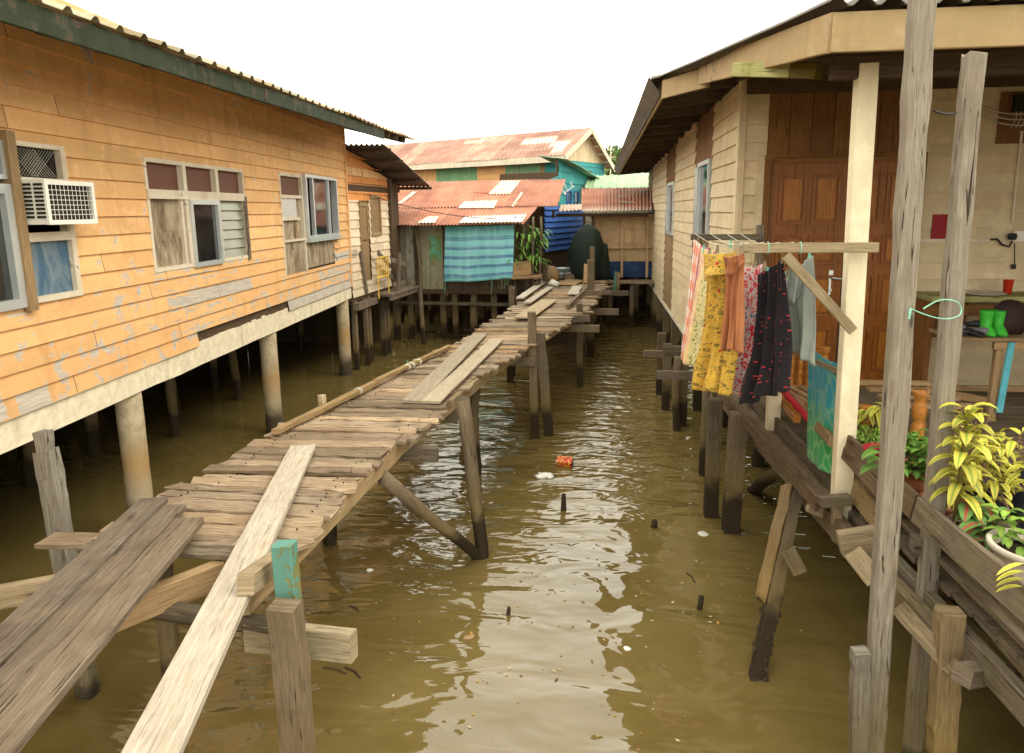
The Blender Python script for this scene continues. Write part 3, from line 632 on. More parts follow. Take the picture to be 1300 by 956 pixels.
mb = MB(); siding(mb, AW, 0, aL - .55, 1.32, 3.9, .15, hz, top=atop, jl=1.2, tints=at_, bares=[(0, .3, 2.0, 2.15)]); obj('wall', mb, M['annex'], annex)
mb = MB(); core(mb, AW, 0, aL, 1.25, 3.9, hz, top=atop)
mb.box(AW, 0, aL - .55, 3.16, 3.30, -.01, .022)
for k in range(4): mb.prism(AW.P(aL - .5 + k * .15, 1.3, .012), AW.P(aL - .5 + k * .15, atop(aL) + .05, .012), .14, .02, up=AW.n, seg=6, jit=.006)
mb.prism(AW.P(aL - .55, 1.0, .04), AW.P(aL - .55, atop(aL - .55), .04), .12, .08, up=AW.n, seg=6, jit=.006)
obj('sheathing', mb, M['dark'], annex)
mb = MB(); q = hz[0]; mb.box(AW, q[0], q[1], q[2], q[3], -.04, -.01); frame_rect(mb, AW, q[0] + .02, q[1] - .02, 2.3, 2.95, .05, -.01, .012); mb.box(AW, q[0], q[0] + .04, q[2], q[3], -.01, .04)
obj('door', mb, M['tan'], annex, label='narrow yellow door with a pale frame')
mb = MB(); q = hz[1]; mb.box(AW, q[0], q[1], q[2], q[3], -.03, .0); frame_rect(mb, AW, q[0], q[1] + .02, q[2] - .05, q[3], .05, -.01, .035); obj('shutter', mb, M['tan'], annex)
x_e = -3.45; za_, zf_ = 3.93, 3.33; ya_, yf_ = ax0.y + .02, 14.95
mb = MB(); corr(mb, (x_e, yf_, zf_), (-14, yf_, zf_ + .05), (-14, ya_, za_ + .02), (x_e - .02, ya_, za_ - .02), wl=.09, amp=.017, sheet=.8, nlen=6, sag=.01)  # roof run far left to shut out the sky behind the annex
obj('roof', mb, M['roof_old'], annex, smooth=True)
mb = MB()
for k in range(5):
    y_ = ya_ + .25 + k * .75; z_ = za_ + (zf_ - za_) * (y_ - ya_) / (yf_ - ya_) - .055; mb.prism((x_e + .03, y_, z_), (-6.2, y_, z_ + .02), .05, .06, jit=.004)
mb.prism((-4.25, ya_ + .1, za_ - .13), (-4.1, yf_ - .2, zf_ - .09), .05, .09, jit=.004)
obj('purlin', mb, M['dark'], annex)
for k, (px_, w_) in enumerate(((452, .10), (462, .09), (470, .11), (484, .12), (493, .11), (489, .08))):
    s_ = A_(px_, 380)[0]; mb = MB(); p = AW.P(s_, -.5, -.05 + .08 * (k % 2)); q = AW.P(s_ + R_.uniform(-.03, .03), 1.25, -.05 + .06 * (k % 2)); mb.prism(p, q, w_, w_ * .8, up=AW.n, jit=.012); obj('stilt', mb, M['stilt'], annex)
for k in range(5):
    mb = MB(); p = AW.P(.4 + k * .65, -.5, -1.3 - R_.random()); mb.pole(p, (p.x, p.y, 1.2), .055); obj('stilt', mb, M['stilt'], annex, smooth=True)
mb = MB(); s0_ = A_(449, 380)[0]; mb.box(AW, .02, A_(474, 375)[0], 1.10, 1.22, .0, .10); mb.prism(AW.P(A_(472, 372)[0], 1.26, .22), AW.P(aL, 1.24, .24), .34, .05, jit=.01)
mb.prism(AW.P(A_(472, 372)[0], 1.2, .36), AW.P(aL, 1.18, .36), .10, .04, up=AW.n, jit=.01); obj('platform', mb, M['grey'], annex)
mb = MB()   # leaning scrap boards above the platform
mb_ = mb; mb = MB(); mb.quad((-4.15, 11.55, 1.22), (-4.05, 14.6, 1.22), (-14, 14.6, 1.22), (-14, 11.55, 1.22)); mb.quad((-4.1, 14.55, 1.22), (-14, 14.55, 1.22), (-14, 14.55, 3.45), (-4.1, 14.55, 3.45)); mb.quad((-14, 11.55, 1.22), (-14, 14.55, 1.22), (-14, 14.55, 3.45), (-14, 11.55, 3.9)); obj('floor', mb, M['dark'], annex); mb = MB()  # floor, back and end walls added to block sky reflected in the water
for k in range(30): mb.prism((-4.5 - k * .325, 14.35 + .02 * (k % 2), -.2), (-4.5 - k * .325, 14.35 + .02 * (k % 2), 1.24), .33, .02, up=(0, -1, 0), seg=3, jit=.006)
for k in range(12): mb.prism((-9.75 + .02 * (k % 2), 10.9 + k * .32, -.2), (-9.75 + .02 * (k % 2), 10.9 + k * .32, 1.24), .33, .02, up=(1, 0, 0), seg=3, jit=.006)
obj('sky_block_boards', mb, M['dark'], annex); mb = mb_  # unseen boards added to stop bright sky reflecting under the annex
for (a1, b1, a2, b2, o_) in ((472, 345, 486, 352, .2), (470, 320, 486, 338, .15), (478, 330, 497, 336, .3), (480, 362, 497, 358, .3), (455, 318, 463, 372, .05)):
    s1_, z1_ = A_(a1, b1); s2_, z2_ = A_(a2, b2); mb.prism(AW.P(s1_, z1_, o_), AW.P(s2_, z2_, o_), .09, .02, up=AW.n, jit=.01)
mb.prism(AW.P(A_(485, 360)[0], 1.3, .34), AW.P(A_(485, 300)[0], 2.0, .34), .07, .05, up=AW.n, jit=.01)
obj('loose_board', mb, M['grey'], annex)
rl = thing('yellow_railing', 'small yellow metal railing at the shack door', 'railing', tuple(AW.P(A_(466, 350)[0], 1.42, .3)))
mb = MB(); sa, sb = A_(460, 330)[0], A_(474, 330)[0]
for z_ in (1.62, 1.98): line(mb, [AW.P(sa, z_, .28), AW.P(sb, z_, .28)], .012, 6)
for k in range(6): x_ = sa + (sb - sa) * k / 5; line(mb, [AW.P(x_, 1.62, .28), AW.P(x_, 1.98, .28)], .009, 5)
for x_ in (sa, sb): line(mb, [AW.P(x_, 1.24, .28), AW.P(x_, 1.98, .28)], .012, 5)
obj('bars', mb, M['yellowrail'], rl)
# ================================================================== BACK SHED with the blue tarp
SY = 14.6
BW = Wall((-4.4, SY), (0, SY), 1)
if BW.n.y > 0: BW = Wall((-4.4, SY), (0, SY), -1)
shed = thing('waterside_shed', 'weathered board shed with rust-red tin roof on stilts at the end of the canal', 'shed', (-2.9, 15, 1.1))
B_ = lambda px, py: BW.at(px, py)
sx0, sx1 = B_(497, 330)[0] - .6, B_(655, 330)[0]; szb = 1.10
def st_(s_, z):
    k = int(s_ / .32); return [(1, 1, .95), (.85, .82, .74), (.95, 1.12, .95), (.7, .62, .55)][int(abs(math.sin(k * 5.3 + (z > 1.75))) * 3.99)]
mb = MB()
x_ = sx0; k = 0
while x_ < sx1 - .02:
    wv = .16 + .05 * R_.random(); mb.ct = st_(x_, 2.4); zc = 1.75 + .1 * (k % 3)
    px_ = 751 + 0
    if x_ > B_(560, 330)[0]: mb.ct = (.4, .35, .3)
    elif x_ > B_(535, 330)[0]: mb.ct = (1.0, 1.05, .9)
    mb.prism(BW.P(x_ + wv / 2, szb, .01), BW.P(x_ + wv / 2, 2.62, .01), wv - .006, .02, up=BW.n, seg=6, jit=.004); x_ += wv; k += 1
mb.ct = (1, 1, 1); obj('wall', mb, M['shedwall'], shed)
mb = MB(); mb.ct = (.8, 1.5, 1.3); a = B_(545, 300); b = B_(561, 332)
for k in range(5):
    s_ = a[0] + (b[0] - a[0]) * (k + .5) / 5; mb.prism(BW.P(s_, b[1] + R_.random() * .2, .026), BW.P(s_, a[1], .026), .04, .004, up=BW.n)
obj('paint_smear', mb, M['mint'], shed)
mb = MB()
for px_ in (500, 529, 565, 655): s_ = B_(px_, 300)[0]; mb.prism(BW.P(s_, szb - .1, .045), BW.P(s_, 2.6, .045), .09, .05, up=BW.n, seg=6, jit=.008)
mb.prism(BW.P(sx0, 2.56, .04), BW.P(sx1 + .1, 2.56, .04), .12, .06, up=BW.n); mb.prism(BW.P(sx0, szb, .03), BW.P(sx1 + .1, szb, .03), .1, .05, up=BW.n, jit=.01)
mb.quad((-5, SY + .05, szb), (-1.4, SY + .05, szb), (-1.4, SY + 3.4, szb), (-5, SY + 3.4, szb)); mb.quad((-16, SY + 3.4, szb - .1), (-1.3, SY + 3.4, szb - .1), (-1.3, SY + 13, szb - .1), (-16, SY + 13, szb - .1)); mb.quad((-5, SY + .04, szb), (-1.5, SY + .04, szb), (-1.5, SY + .04, 2.6), (-5, SY + .04, 2.6))  # wide rear sheet added to keep light out from under the houses
mb.quad((-1.55, SY + .1, szb), (-1.55, SY + 3.2, szb), (-1.55, SY + 3.2, 3.4), (-1.55, SY + .1, 2.55)); mb.quad((-5, SY + 3.2, szb), (-1.55, SY + 3.2, szb), (-1.55, SY + 3.2, 3.4), (-5, SY + 3.2, 3.4))
obj('frame', mb, M['dark'], shed)
ze, zm, zt_ = 2.52, 2.86, 3.50; ey, my, ty = 14.15, 15.2, 17.2
WH = lambda x, v: (1, 1, 1)
mb = MB(); XL_ = -4.9
xr0, xr1 = U(665, 283, 'y', ey).x, U(684, 262, 'y', my).x
corr(mb, (XL_, ey, ze), (xr0, ey, ze), (xr1, my + .05, zm + .02), (XL_, my + .05, zm + .02), wl=.075, amp=.012, sheet=.62, nlen=4)
def up(px, py):
    """point on the shed's roof plane under a pixel"""
    n_ = Vector((1, 0, 0)).cross(Vector((0, ty - ey, zt_ - ze))).normalized(); r = ray(px, py); return CAM + r * ((Vector((0, ey, ze)) - CAM).dot(n_) / r.dot(n_))
xu0, xu1 = up(707, 264).x, up(718, 228).x
corr(mb, (XL_, my, zm + .012), (xu0, my, zm + .012), (xu1, ty, zt_ + .012), (XL_, ty, zt_ + .012), wl=.075, amp=.012, sheet=.62, nlen=5, lift=.004)
def patch(q, bare=1., lift=.035, tint=(1, 1, 1), wl=.075):
    p = [up(*c) for c in q]; corr(mb, p[0], p[1], p[2], p[3], wl=wl, amp=.012, sheet=2, nlen=3, lift=lift, sag=.002, baref=lambda x, v: bare, tintf=lambda x, v: tint)
patch([(581, 266), (627, 266), (632, 256), (590, 258)]); patch([(620, 248), (647, 248), (661, 231), (637, 231)], .8); patch([(529, 285), (553, 285), (558, 277), (544, 277)]); patch([(582, 285), (663, 284), (669, 274), (591, 277)])
patch([(504, 261), (509, 261), (530, 245), (524, 245)], .6); patch([(649, 264), (652, 264), (665, 246), (661, 246)], .6)
patch([(601, 246), (622, 247), (628, 240), (610, 240)], 0, .03, (.8, .75, .75))
obj('roof', mb, M['roof_rust'], shed, smooth=True)
for px_ in (541, 560, 502, 519, 575, 600, 625, 650):
    x_ = U(px_, 430, 'y', SY).x; mb = MB()
    if px_ == 541: mb.pole((x_ + .05, SY - .3, -.5), (x_ - .12, SY - .12, 2.5), .055, .04)
    else: mb.prism((x_, SY + .1 + R_.random() * .4, -.5), (x_ + .04, SY + .1, szb), .12, .12, jit=.01)
    obj('stilt', mb, M['stilt'], shed)
for k in range(10):
    mb = MB(); x_, y_ = -4.8 + (k % 5) * .75, SY + 1.2 + (k // 5) * 1.3; mb.pole((x_, y_, -.5), (x_, y_, szb), .07); obj('stilt', mb, M['stilt'], shed, smooth=True)
mb = MB(); mb.prism(BW.P(B_(505, 385)[0], .85, .0), BW.P(B_(645, 385)[0], .82, .0), .07, .05, up=BW.n, jit=.01); obj('cross_rail', mb, M['stilt'], shed)
mb = MB()
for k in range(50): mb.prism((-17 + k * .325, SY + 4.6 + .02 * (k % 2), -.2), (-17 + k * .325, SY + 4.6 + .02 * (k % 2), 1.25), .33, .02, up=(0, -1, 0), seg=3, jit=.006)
obj('sky_block_boards', mb, M['dark'], shed)  # board screen added to darken the water behind the shed
def cloth(name, TL, TR, BR, BL, m, label=None, nf=3, amp=.03, nu=40, nv=40, sag=.01, hem=.02, ph=0., parent=None, sc=None, edge=None, th=.003, cat=None, group=None, back=0., drop=None):
    """hanging cloth; corners are world points; folds grow towards the hem"""
    TL, TR, BR, BL = map(Vector, (TL, TR, BR, BL)); nm = (TR - TL).cross(BL - TL).normalized(); mb = MB(); g = []
    W_, H_ = max((TR - TL).length, (BR - BL).length), (BL - TL).length
    for j in range(nv + 1):
        v = j / nv; row = []
        for i in range(nu + 1):
            u = i / nu; p = TL.lerp(TR, u).lerp(BL.lerp(BR, u), v)
            f = math.sin(2 * math.pi * nf * u + ph + 1.1 * math.sin(v * 2.3 + ph)) + .5 * math.sin(2 * math.pi * nf * 2.3 * u + ph * 3 + v * 1.5)
            f2 = noise.noise(Vector((u * nf * 1.4, v * 2.2, ph + 4)))
            p = p + nm * (amp * (.25 + .75 * v ** .8) * (f * .6 + f2 * .9) + back * math.sin(math.pi * v * .9))
            p.z -= sag * math.sin(math.pi * u) * (1 - v) + (hem * (f2 * .8 + .3 * math.sin(u * 5 + ph)) if j else 0) * v * v
            if edge: p = p + edge(u, v, TL, TR, BL)
            row.append(mb.V(p))
        g.append(row)
    for j in range(nv):
        for i in range(nu): mb.F((g[j][i], g[j + 1][i], g[j + 1][i + 1], g[j][i + 1]), [(i / nu * W_, j / nv * H_), (i / nu * W_, (j + 1) / nv * H_), ((i + 1) / nu * W_, (j + 1) / nv * H_), ((i + 1) / nu * W_, j / nv * H_)])
    o = obj(name, mb, m, parent, smooth=True, solid=th)
    if cat: tag(o, label, cat, group)
    return o
def tarp_m():
    g = G('striped_tarp'); v = g.sep(g.uv())[1]; vv = g.math('ADD', v, g.math('MULTIPLY', g.noise(g.pos(), 2.5, 2), .05))
    s_ = g.math('PINGPONG', g.math('MULTIPLY', vv, 5.1), .5); s2 = g.math('PINGPONG', g.math('ADD', g.math('MULTIPLY', vv, 11.3), .2), .5)
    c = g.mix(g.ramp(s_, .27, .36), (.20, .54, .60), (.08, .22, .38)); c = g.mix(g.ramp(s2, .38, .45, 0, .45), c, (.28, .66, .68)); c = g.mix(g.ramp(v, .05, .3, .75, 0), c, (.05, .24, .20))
    c = g.mix(g.ramp(g.noise(g.map(g.pos(), (9, 9, 1)), 1, 3), .45, .7, 0, .3), c, (.45, .74, .74)); g.bump(g.noise(g.pos(), 14, 4), .4, .006); return g.done(c, .45)
cloth('tarp', U(565, 287, 'y', 14.28), U(653, 285, 'y', 14.28), U(651, 355, 'y', 14.33), U(563, 358, 'y', 14.33), tarp_m(), 'blue and turquoise striped tarp hanging on the front of the rusty-roofed shed', nf=2, amp=.03, nu=50, nv=30, hem=.04, cat='tarp')
mb = MB()
for px_, l_ in ((565, 372), (624, 374), (637, 368), (641, 366), (645, 362)):
    line(mb, [U(px_, 352, 'y', 14.3), U(px_ + .5, (352 + l_) / 2, 'y', 14.31), U(px_ - 1, l_, 'y', 14.3)], .008, 4)
tag(obj('tarp_ties', mb, M['mint']), 'thin blue cords dangling below the hem of the striped tarp', 'cord')
# ================================================================== BIG RUSTY-ROOFED HOUSE behind
bg_ = thing('rusty_roofed_house', 'long house with faded rusty gable roof and green wall panels behind the sheds', 'house', (-4, 26, 0))
Y0 = 22.5; c0 = U(718, 197, 'y', Y0); dz = 28; al = Vector((-math.cos(math.radians(dz)), math.sin(math.radians(dz)), 0)); pe = Vector((math.sin(math.radians(dz)), math.cos(math.radians(dz)), 0))
zE = c0.z; Lh = 11.5; zR = U(748, 162, 'y', c0.y + 1.5).z; wR = 1.75
E0 = Vector((c0.x, c0.y, zE)); E1 = E0 + al * Lh; R0 = E0 + pe * wR; R0.z = zR; R1 = R0 + al * Lh; D0 = E0 + pe * (2 * wR); D0.z = zE - .25; D1 = D0 + al * Lh
def hb(x, v):   # bright new sheets
    if 1.0 < x < 2.4 and .55 < v < .8: return .9
    if .3 < x < .7 and .15 < v < .6: return .7
    if .6 < x < 1.0 and .3 < v < .55: return .6
    if 4.2 < x < 5.1 and .7 < v < .85: return .8
    return 0
mb = MB(); corr(mb, E0, E1, R1, R0, wl=.16, amp=.022, sheet=.75, nlen=10, sag=.012, baref=hb, tintf=lambda x, v: (1, 1, 1) if math.sin(int(x / .75) * 7.7 + int(v * 3.2) * 2.9) < .4 else (.85, .8, .78))
corr(mb, D1, D0, R0, R1, wl=.16, amp=.022, sheet=.75, nlen=5, sag=.012); obj('roof', mb, M['roof_pink'], bg_, smooth=True)
HF = Wall(tuple((E0 + pe * .5 + al * .35))[:2], tuple((E1 + pe * .5))[:2], 1)
if HF.n.y > 0: HF = Wall(tuple((E0 + pe * .5 + al * .35))[:2], tuple((E1 + pe * .5))[:2], -1)
h_ = lambda px, py: HF.at(px, py)[0]
secs = sorted([(h_(642, 225), h_(686, 225), 'grn'), (h_(606, 225), h_(642, 225), 'orange'), (h_(555, 225), h_(606, 225), 'grn'), (h_(524, 225), h_(555, 225), 'orange'), (h_(555, 225) + 1.2, Lh - .4, 'cream'), (h_(692, 225), h_(686, 225), 'tan'), (0, h_(692, 225), 'teal')], key=lambda q: min(q[0], q[1]))
for a, b, mt in secs:
    a, b = min(a, b), max(a, b); mb = MB()
    if mt in ('grn',):
        x_ = a
        while x_ < b - .02: mb.prism(HF.P(x_ + .05, .8, .01), HF.P(x_ + .05, zE + .15, .01), .095, .02, up=HF.n); x_ += .1
    else: siding(mb, HF, a, b, .8, zE + .15, .18)
    obj('wall_panel', mb, M[mt], bg_)
mb = MB(); core(mb, HF, 0, Lh - .4, .8, zE + .3); mb.prism(E0 + Vector((0, 0, -.09)) + pe * .03, E1 + Vector((0, 0, -.09)) + pe * .03, .2, .03, up=pe, seg=20, jit=.01)
obj('fascia', mb, M['whitetrim'], bg_)
mb = MB(); wz0, wz1 = HF.at(667, 236)[1], HF.at(667, 219)[1]; frame_rect(mb, HF, h_(686, 225), h_(648, 225), wz0, wz1, .05, .02, .06); wn = obj('window', mb, M['shedwall'], bg_); pane('pane', M['glass'], HF, h_(686, 225) + .05, h_(648, 225) - .05, wz0 + .05, wz1 - .05, .04, wn)
# gable end
GW = Wall(tuple(E0 + al * .35 + pe * .2)[:2], tuple(D0 + al * .35)[:2], 1)
if GW.n.x < 0: GW = Wall(tuple(E0 + al * .35 + pe * .2)[:2], tuple(D0 + al * .35)[:2], -1)
gl = 2 * wR - .4
gt = lambda s_: zE + (zR - zE) * min((s_ + .2) / wR, max(0, (2 * wR - s_ - .2) / wR)) - .05
mb = MB(); x_ = 0
while x_ < gl: mb.prism(GW.P(x_ + .06, zE - .1, .012), GW.P(x_ + .06, gt(x_ + .06), .012), .115, .02, up=GW.n); x_ += .12
obj('gable_wall', mb, M['cream'], bg_)
mb = MB(); siding(mb, GW, 0, gl, .8, zE - .08, .18); obj('end_wall', mb, M['teal'], bg_)
mb = MB(); core(mb, GW, 0, gl, .8, zE + 1.6, top=gt)
for a, b in ((E0, R0), (D0, R0)): mb.prism(a + Vector((0, 0, -.08)), b + Vector((0, 0, -.08)), .16, .03, up=-al)
for a, b in ((E0, R0), (D0, R0)):
    for k in range(1, 5): p = a.lerp(b, k / 5); mb.prism(p + Vector((0, 0, -.05)), p + al * .5 + Vector((0, 0, -.05)), .05, .06)
obj('bargeboard', mb, M['whitetrim'], bg_)
for k in range(10):
    mb = MB(); p = E0 + al * (.5 + (k % 5) * 2.4) + pe * (.6 + (k // 5) * 2.2); mb.pole((p.x, p.y, -.5), (p.x, p.y, .85), .09); obj('stilt', mb, M['stilt'], bg_, smooth=True)
# ================================================================== TEAL AND BLUE HOUSE beside the walkway end
th = thing('teal_blue_house', 'teal house with blue boarded lower wall at the far end of the walkway', 'house', (-1.2, 20, 1))
p0 = U(690, 290, 'y', 17.6); p1 = U(750, 290, 'y', 21.0); TW = Wall((p0.x, p0.y), (p1.x, p1.y), 1)
if TW.n.y > 0: TW = Wall((p0.x, p0.y), (p1.x, p1.y), -1)
t_ = lambda px, py: TW.at(px, py); tl = (Vector((p1.x, p1.y, 0)) - TW.o).length
zsplit = t_(700, 262)[1]; ztop = t_(720, 228)[1]
tw1 = (t_(718, 250)[0], t_(725, 250)[0], 2.95, 3.3); tw2 = (t_(728, 250)[0], t_(734, 250)[0], 2.95, 3.3)
TT = [(t_(690, 246)), (t_(707.5, 244)), (t_(708.5, 203)), (t_(746, 224)), (t_(752, 228))]
ttop = lambda s_: float(np.interp(s_, [q[0] for q in TT], [q[1] for q in TT]))
mb = MB(); siding(mb, TW, 0, t_(708, 230)[0], zsplit, 4.6, .3, top=ttop); siding(mb, TW, t_(708.6, 230)[0], tl, zsplit, 4.9, .3, [tw1, tw2], top=ttop); obj('upper_wall', mb, M['teal'], th)
mb = MB(); siding(mb, TW, 0, tl, 1.75, zsplit, .15, lip=.05); obj('lower_wall', mb, M['blue'], th)
mb = MB(); core(mb, TW, 0, tl, 1.2, 3.1); core(mb, TW, t_(709, 230)[0], tl, 3.1, 4.9, [tw1, tw2], top=ttop); mb.quad(TW.P(tl, 1.2, 0), TW.P(tl, 1.2, -3), TW.P(tl, 3.9, -3), TW.P(tl, 3.9, 0)); mb.quad(TW.P(0, 1.2, 0), TW.P(0, 1.2, -2), TW.P(0, 3.0, -2), TW.P(0, 3.0, 0)); obj('core', mb, M['dark'], th)
for q in (tw1, tw2): mb = MB(); frame_rect(mb, TW, q[0], q[1], q[2], q[3], .04, -.03, .03); wn = obj('window', mb, M['blue'], th); pane('pane', M['bluepane'], TW, q[0] + .04, q[1] - .04, q[2] + .04, q[3] - .04, .0, wn)
mb = MB(); ra, rb = TT[2], TT[4]; corr(mb, TW.P(ra[0] - .05, ra[1], .28), TW.P(rb[0], rb[1], .28), TW.P(rb[0], rb[1] + .12, -.5), TW.P(ra[0] - .05, ra[1] + .12, -.5), wl=.1, amp=.015); obj('roof', mb, M['roof_green'], th, smooth=True)
for k in range(6):
    mb = MB(); p = TW.P(.3 + k * .6, 0, -.2 - (k % 2) * 1.2); mb.pole((p.x, p.y, -.5), (p.x, p.y, 1.8), .07); obj('stilt', mb, M['stilt'], th, smooth=True)
# ================================================================== BACK RIGHT SHACK: beige walls, rusty roof
KY = 17.3; KW = Wall((0, KY), (5, KY), 1)
if KW.n.y > 0: KW = Wall((0, KY), (5, KY), -1)
k_ = lambda px, py: KW.at(px, py)
sh = thing('beige_shack', 'beige boarded shack with dark blue base and rusty corrugated roof, far end right', 'shack', (1.2, 18, 1.1))
a, zz = k_(754, 340); zt2 = k_(790, 276)[1]; z0_ = k_(790, 352)[1]; zbl = k_(790, 332)[1]
mb = MB()
for i, (q0, q1) in enumerate(((0, .42), (.42, 1.))):
    for j in range(4): s0_, s1_ = a + j * .62, a + (j + 1) * .62 - .006; mb.box(KW, s0_, s1_, zbl + (zt2 - zbl) * q0 + .004, zbl + (zt2 - zbl) * q1, -.02, .0)
obj('wall', mb, M['shack'], sh)
mb = MB()
for j in range(4): mb.box(KW, a + j * .62, a + (j + 1) * .62 - .006, z0_, zbl, -.02, .004)
obj('base_panel', mb, simple('navy_panel', (.015, .045, .13), .6, var=.4), sh)
mb = MB()
for px_ in (757, 768, 790, 822): s_ = k_(px_, 300)[0]; mb.box(KW, s_ - .03, s_ + .03, z0_, zt2, .005, .05)
mb.box(KW, a - .1, a + 2.5, zt2 - .02, zt2 + .07, .0, .07); mb.box(KW, a, a + 2.5, k_(790, 314)[1] - .02, k_(790, 314)[1] + .02, .05, .08); mb.box(KW, a, a + 2.5, k_(790, 290)[1] - .015, k_(790, 290)[1] + .02, .003, .02)
obj('batten', mb, M['shack'], sh)
mb = MB(); mb.quad((a, KY + .03, z0_), (a + 2.5, KY + .03, z0_), (a + 2.5, KY + .03, zt2 + .1), (a, KY + .03, zt2 + .1)); mb.quad((a, KY + .03, z0_), (a, KY + 3, z0_), (a, KY + 3, zt2), (a, KY + .03, zt2)); mb.quad((a, KY, z0_), (a + 2.5, KY, z0_), (a + 2.5, KY + 3, z0_), (a, KY + 3, z0_)); obj('core', mb, M['dark'], sh)
e0 = U(738, 268, 'y', KY - .5); e1 = U(828, 267, 'y', KY - .5); t1 = U(828, 238, 'y', KY + 1.6); t0 = U(738, 239, 'y', KY + 1.6); 
mb = MB(); corr(mb, e0, e1, t1, t0, wl=.09, amp=.014, sheet=.6, nlen=5, baref=lambda x, v: .6 if v < .1 else 0)
corr(mb, U(709, 268, 'y', KY - .6), U(739, 266, 'y', KY - .6), U(739, 259, 'y', KY - .1), U(712, 260, 'y', KY - .1), wl=.09, amp=.014, baref=lambda x, v: .5)
obj('roof', mb, M['roof_rust'], sh, smooth=True)
mb = MB(); mb.prism(U(706, 273, 'y', KY - .4), U(823, 273, 'y', KY - .3), .07, .07, jit=.01); mb.prism(U(703, 266, 'y', KY - .5), U(702, 277, 'y', KY - .5), .06, .06)
for px_, py_ in ((741, 348), (752, 300)): p = U(px_, 350, 'y', KY - .3); mb.prism((p.x, p.y, z0_ - .2), (p.x, p.y, zt2 + .05), .06, .06, up=(0, 1, 0), jit=.01)
obj('beam', mb, M['dark'], sh)
mb = MB(); p = [up2 for up2 in (U(785, 252, 'y', KY + .5), U(822, 245, 'y', KY + .7))]; mb.prism(p[0] + Vector((0, 0, .05)), p[1] + Vector((0, 0, .05)), .04, .03); p = (U(785, 259, 'y', KY + .1), U(808, 261, 'y', KY)); mb.prism(p[0] + Vector((0, 0, .06)), p[1] + Vector((0, 0, .06)), .04, .03)
tag(obj('roof_batten', mb, M['pale']), 'loose pale sticks lying on the rusty roof of the beige shack', 'sticks')
for k in range(9):
    mb = MB(); x_ = a + .1 + (k % 3) * .95; y_ = KY + .15 + (k // 3) * .9; mb.prism((x_, y_, -.5), (x_, y_, z0_), .12, .12, up=(0, 1, 0), jit=.01); obj('stilt', mb, M['stilt'], sh)
mb = MB()
for k in range(12): mb.prism((a - .9 + k * .325, KY + 3.0, -.2), (a - .9 + k * .325, KY + 3.0, 1.2), .33, .02, up=(0, -1, 0), seg=3, jit=.006)
obj('sky_block_boards', mb, M['dark'], sh)  # added boards that block low sky light behind the shack
gh = thing('green_roofed_house', 'low house with pale green corrugated roof behind the beige shack', 'house', (1.5, 21, 1))
e0 = U(742, 239, 'y', KY + 2.2); e1 = U(835, 240, 'y', KY + 2.2); t1 = U(835, 219, 'y', KY + 4); t0 = U(748, 224, 'y', KY + 4); mb = MB(); corr(mb, e0, e1, t1, t0, wl=.22, amp=.03, trap=True, sheet=.9, nlen=3); obj('roof', mb, M['roof_green'], gh)
mb = MB(); GHW = Wall((e0.x, KY + 2.6), (5, KY + 2.6), -1 if Wall((0, 0), (1, 0)).n.y > 0 else 1); siding(mb, GHW, 0, 2.5, 1.2, e0.z - .02, .18); obj('wall', mb, M['cream'], gh)
for k in range(4): mb = MB(); mb.pole((e0.x + .2 + k * .7, KY + 2.8, -.5), (e0.x + .2 + k * .7, KY + 2.8, 1.25), .07); obj('stilt', mb, M['stilt'], gh, smooth=True)
# jetty planks in front of the beige shack
jt = thing('small_jetty', 'narrow plank jetty in front of the beige shack', 'jetty', (1, 16.6, 1.1))
mb = MB(); zj = U(790, 357, 'y', 16.9).z
for k in range(3): mb.prism((k_(762, 350)[0] - .1, 16.5 + k * .22, zj), (2.0, 16.5 + k * .22, zj + .01), .2, .04, jit=.012, end=.05)
obj('planks', mb, M['plank'], jt)
for x_ in (.45, .95, 1.5): mb = MB(); mb.prism((x_, 16.55, -.5), (x_, 16.55, zj - .02), .1, .1, up=(0, 1, 0), jit=.01); obj('post', mb, M['stilt'], jt)
mb = MB(); mb.prism(U(780, 369, 'y', 16.2), U(783, 345, 'y', 16.2), .10, .06, up=(0, 1, 0)); tag(obj('mooring_post', mb, M['mint']), 'short teal painted post beside the far jetty', 'post')
mb = MB(); mb.pole(U(784, 370, 'y', 16.1), U(786, 347, 'y', 16.1), .035); tag(obj('mooring_post', mb, M['tan'], smooth=True), 'short orange-brown pole beside the teal post at the far jetty', 'post')
